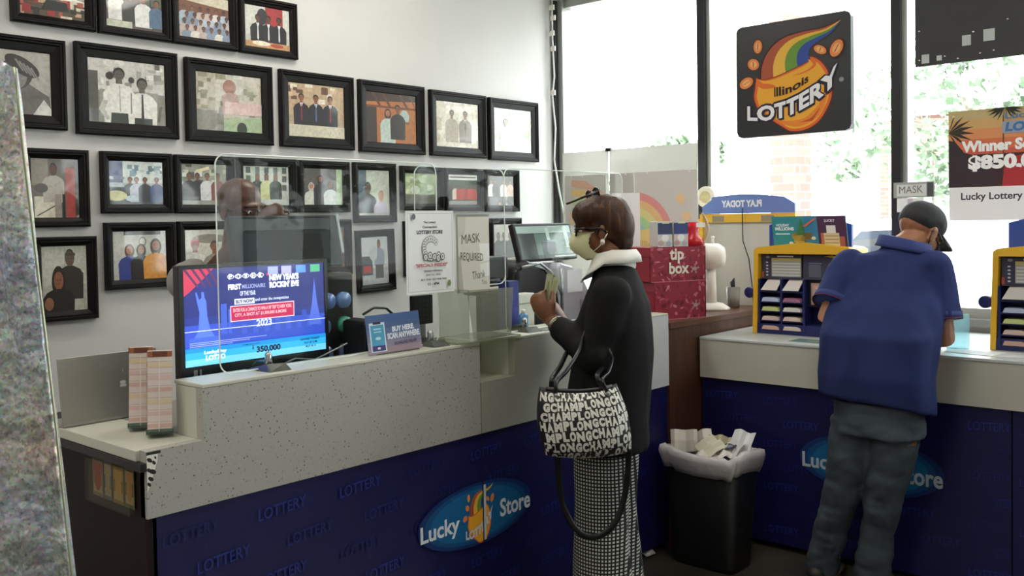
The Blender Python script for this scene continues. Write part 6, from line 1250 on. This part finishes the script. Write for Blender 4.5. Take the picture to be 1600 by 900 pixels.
m = MB(); rows = []
for j in range(9):
    t = j/8; rows.append([MHm @ Vector((.062*sin(a), .112+.010*sin(pi*t)-.056*(abs(sin(a))**2.2), -.008-.10*t)) for a in [(-pi/2)+pi*k/12 for k in range(13)]])
m.smooth = True; m.add([p for r_ in rows for p in r_], [(j*13+k, j*13+k+1, (j+1)*13+k+1, (j+1)*13+k) for j in range(8) for k in range(12)]); mk = m.build('face_mask', mat('dark_mask', '3A3E48', .8), man); mk.modifiers.new('t', 'SOLIDIFY').thickness = .002
for s in (-1, 1): MB().tube([MHm @ Vector(p) for p in ((s*.060, .055, -.012), (s*.082, .0, .002), (s*.090, -.024, .014), (s*.088, -.022, -.02), (s*.07, .01, -.07), (s*.056, .05, -.1))], .0022, 5).build('ear_loop', fr_, mk)

# ---- bald man behind the counter
HC = U(378, 328, D=3.66); C0 = Vector((HC.x-.03, HC.y+.06, 0)); clerk = thing('person', 'bald person in a grey shirt behind the front counter, one hand raised to the face', 'person', C0)
MHc = Hd(HC, RAD(172), RAD(-11), RAD(4)); m = MB(); head_forms(m, MHc, 1.02); fc = Vector((sin(RAD(185)), cos(RAD(185)), 0)); rc = Vector((fc.y, -fc.x, 0))
nc = HC-UZ*.165-fc*.05; m.tube([HC-UZ*.05-fc*.02, nc, nc-UZ*.05], [.056, .06, .068], 14, round_=True)
pc_ = Vector((C0.x, C0.y, .95)); shk = nc-UZ*.10
m.loft([(pc_, rc*.16, fc*.11, 2.3), (pc_+UZ*.2, rc*.15, fc*.11, 2.3), (shk-UZ*.1, rc*.17, fc*.12, 2.3), (shk, rc*.16, fc*.09, 2.3), (shk+UZ*.06, rc*.08, fc*.06, 2)])
s1_, s2_ = shk+rc*.19, shk-rc*.19                   # rc = his right
# his right arm is on the viewer's side: elbow low, forearm rising to the face
elb = U(326, 436, D=3.6); hnd = U(402, 350, D=3.58); el2 = s2_-UZ*.24+fc*.10; hn2 = el2-UZ*.24-rc*.02+fc*.03
m.tube([s1_, (s1_+elb)/2, elb, (elb+hnd)/2, hnd], [.055, .05, .045, .042, .028], 14, round_=True); m.tube([s2_, (s2_+el2)/2, el2, (el2+hn2)/2, hn2], [.055, .05, .044, .04, .028], 14, round_=True)
hand_forms(m, hnd, L2*.75+UZ*.55+F2*.05, -F2*.8+UZ*.5, 1, .75, .25, .92); hand_forms(m, hn2, -UZ, -rc, 1, .5, .3)
for sg in (-1, 1):
    hp = pc_+rc*sg*.09-UZ*.04; an = Vector((hp.x, hp.y, .09)); kn = (hp+an)/2+fc*.01; m.tube([hp, (hp+kn)/2, kn, (kn+an)/2, an], [.09, .08, .058, .056, .04], 12, round_=True); m.tube([an-UZ*.05-fc*.04, an-UZ*.055+fc*.12], [.036, .03], 10, round_=True)
body('body', m, skin_c, clerk); eyes(MHc, clerk)
m = MB(); m.loft([(pc_-UZ*.1, rc*.20, fc*.145, 2.5), (pc_+UZ*.15, rc*.195, fc*.145, 2.5), (shk-UZ*.14, rc*.21, fc*.145, 2.5), (shk-UZ*.01, rc*.205, fc*.11, 2.3), (shk+UZ*.055, rc*.12, fc*.085, 2.1), (nc-UZ*.035, rc*.082, fc*.075, 2)], 40)
for s_, e_ in ((s1_, elb), (s2_, el2)): ce = s_+(e_-s_)*.78; m.tube([s_, (s_+ce)/2, ce], [.090, .088, .080], 18); m.ell(s_, (.086, .086, .082))
body('shirt', m, mat('grey_shirt', '8C8C86', .8, bump=(200, .15, .001)), clerk, .008, 6, (.007, (8, 8, 4)))
m = MB(); R = []
for rr, zz in ((.078, -.045), (.078, -.01), (.088, -.012), (.098, -.035)): R.append([nc+UZ*zz+fc*(rr*cos(t)+.006)+rc*(rr*sin(t)*1.1) for t in [2*pi*k/26 for k in range(26)]])
m.smooth = True; m.rings(R, caps=False); q = m.build('collar', mat('grey_collar', '94948C', .8), clerk); q.modifiers.new('t', 'SOLIDIFY').thickness = .004
m = MB(); m.loft([(pc_-UZ*.13, rc*.18, fc*.13, 2.3), (pc_+UZ*.06, rc*.178, fc*.125, 2.3)])
for sg in (-1, 1): hp = pc_+rc*sg*.092-UZ*.04; m.tube([hp, Vector((hp.x, hp.y, .5)), Vector((hp.x, hp.y, .06))], [.108, .085, .078], 20)
body('trousers', m, mat('charcoal_cloth', '2A2C30', .8), clerk, .010, 4)
for sg in (-1, 1): b_ = Vector((pc_.x, pc_.y, .036))+rc*sg*.09; m = MB(); m.tube([b_-fc*.07, b_+fc*.04, b_+fc*.16], [.036, .042, .026], 12, sq=(1, .8), round_=True); m.build('shoe', mat('black_shoe'), clerk)
m = MB()
for s in (-1, 1):
    m.tube([MHc @ Vector((s*.034+.027*cos(t), .099, .006+.019*sin(t))) for t in [2*pi*k/18 for k in range(18)]], .0024, 5, closed=True); m.tube([MHc @ Vector(p) for p in ((s*.061, .096, .012), (s*.080, .03, .014), (s*.086, -.015, .012))], .0026, 6)
m.tube([MHc @ Vector(p) for p in ((-.008, .1, .01), (.008, .1, .01))], .002, 5)
m.build('spectacles', fr_, clerk)
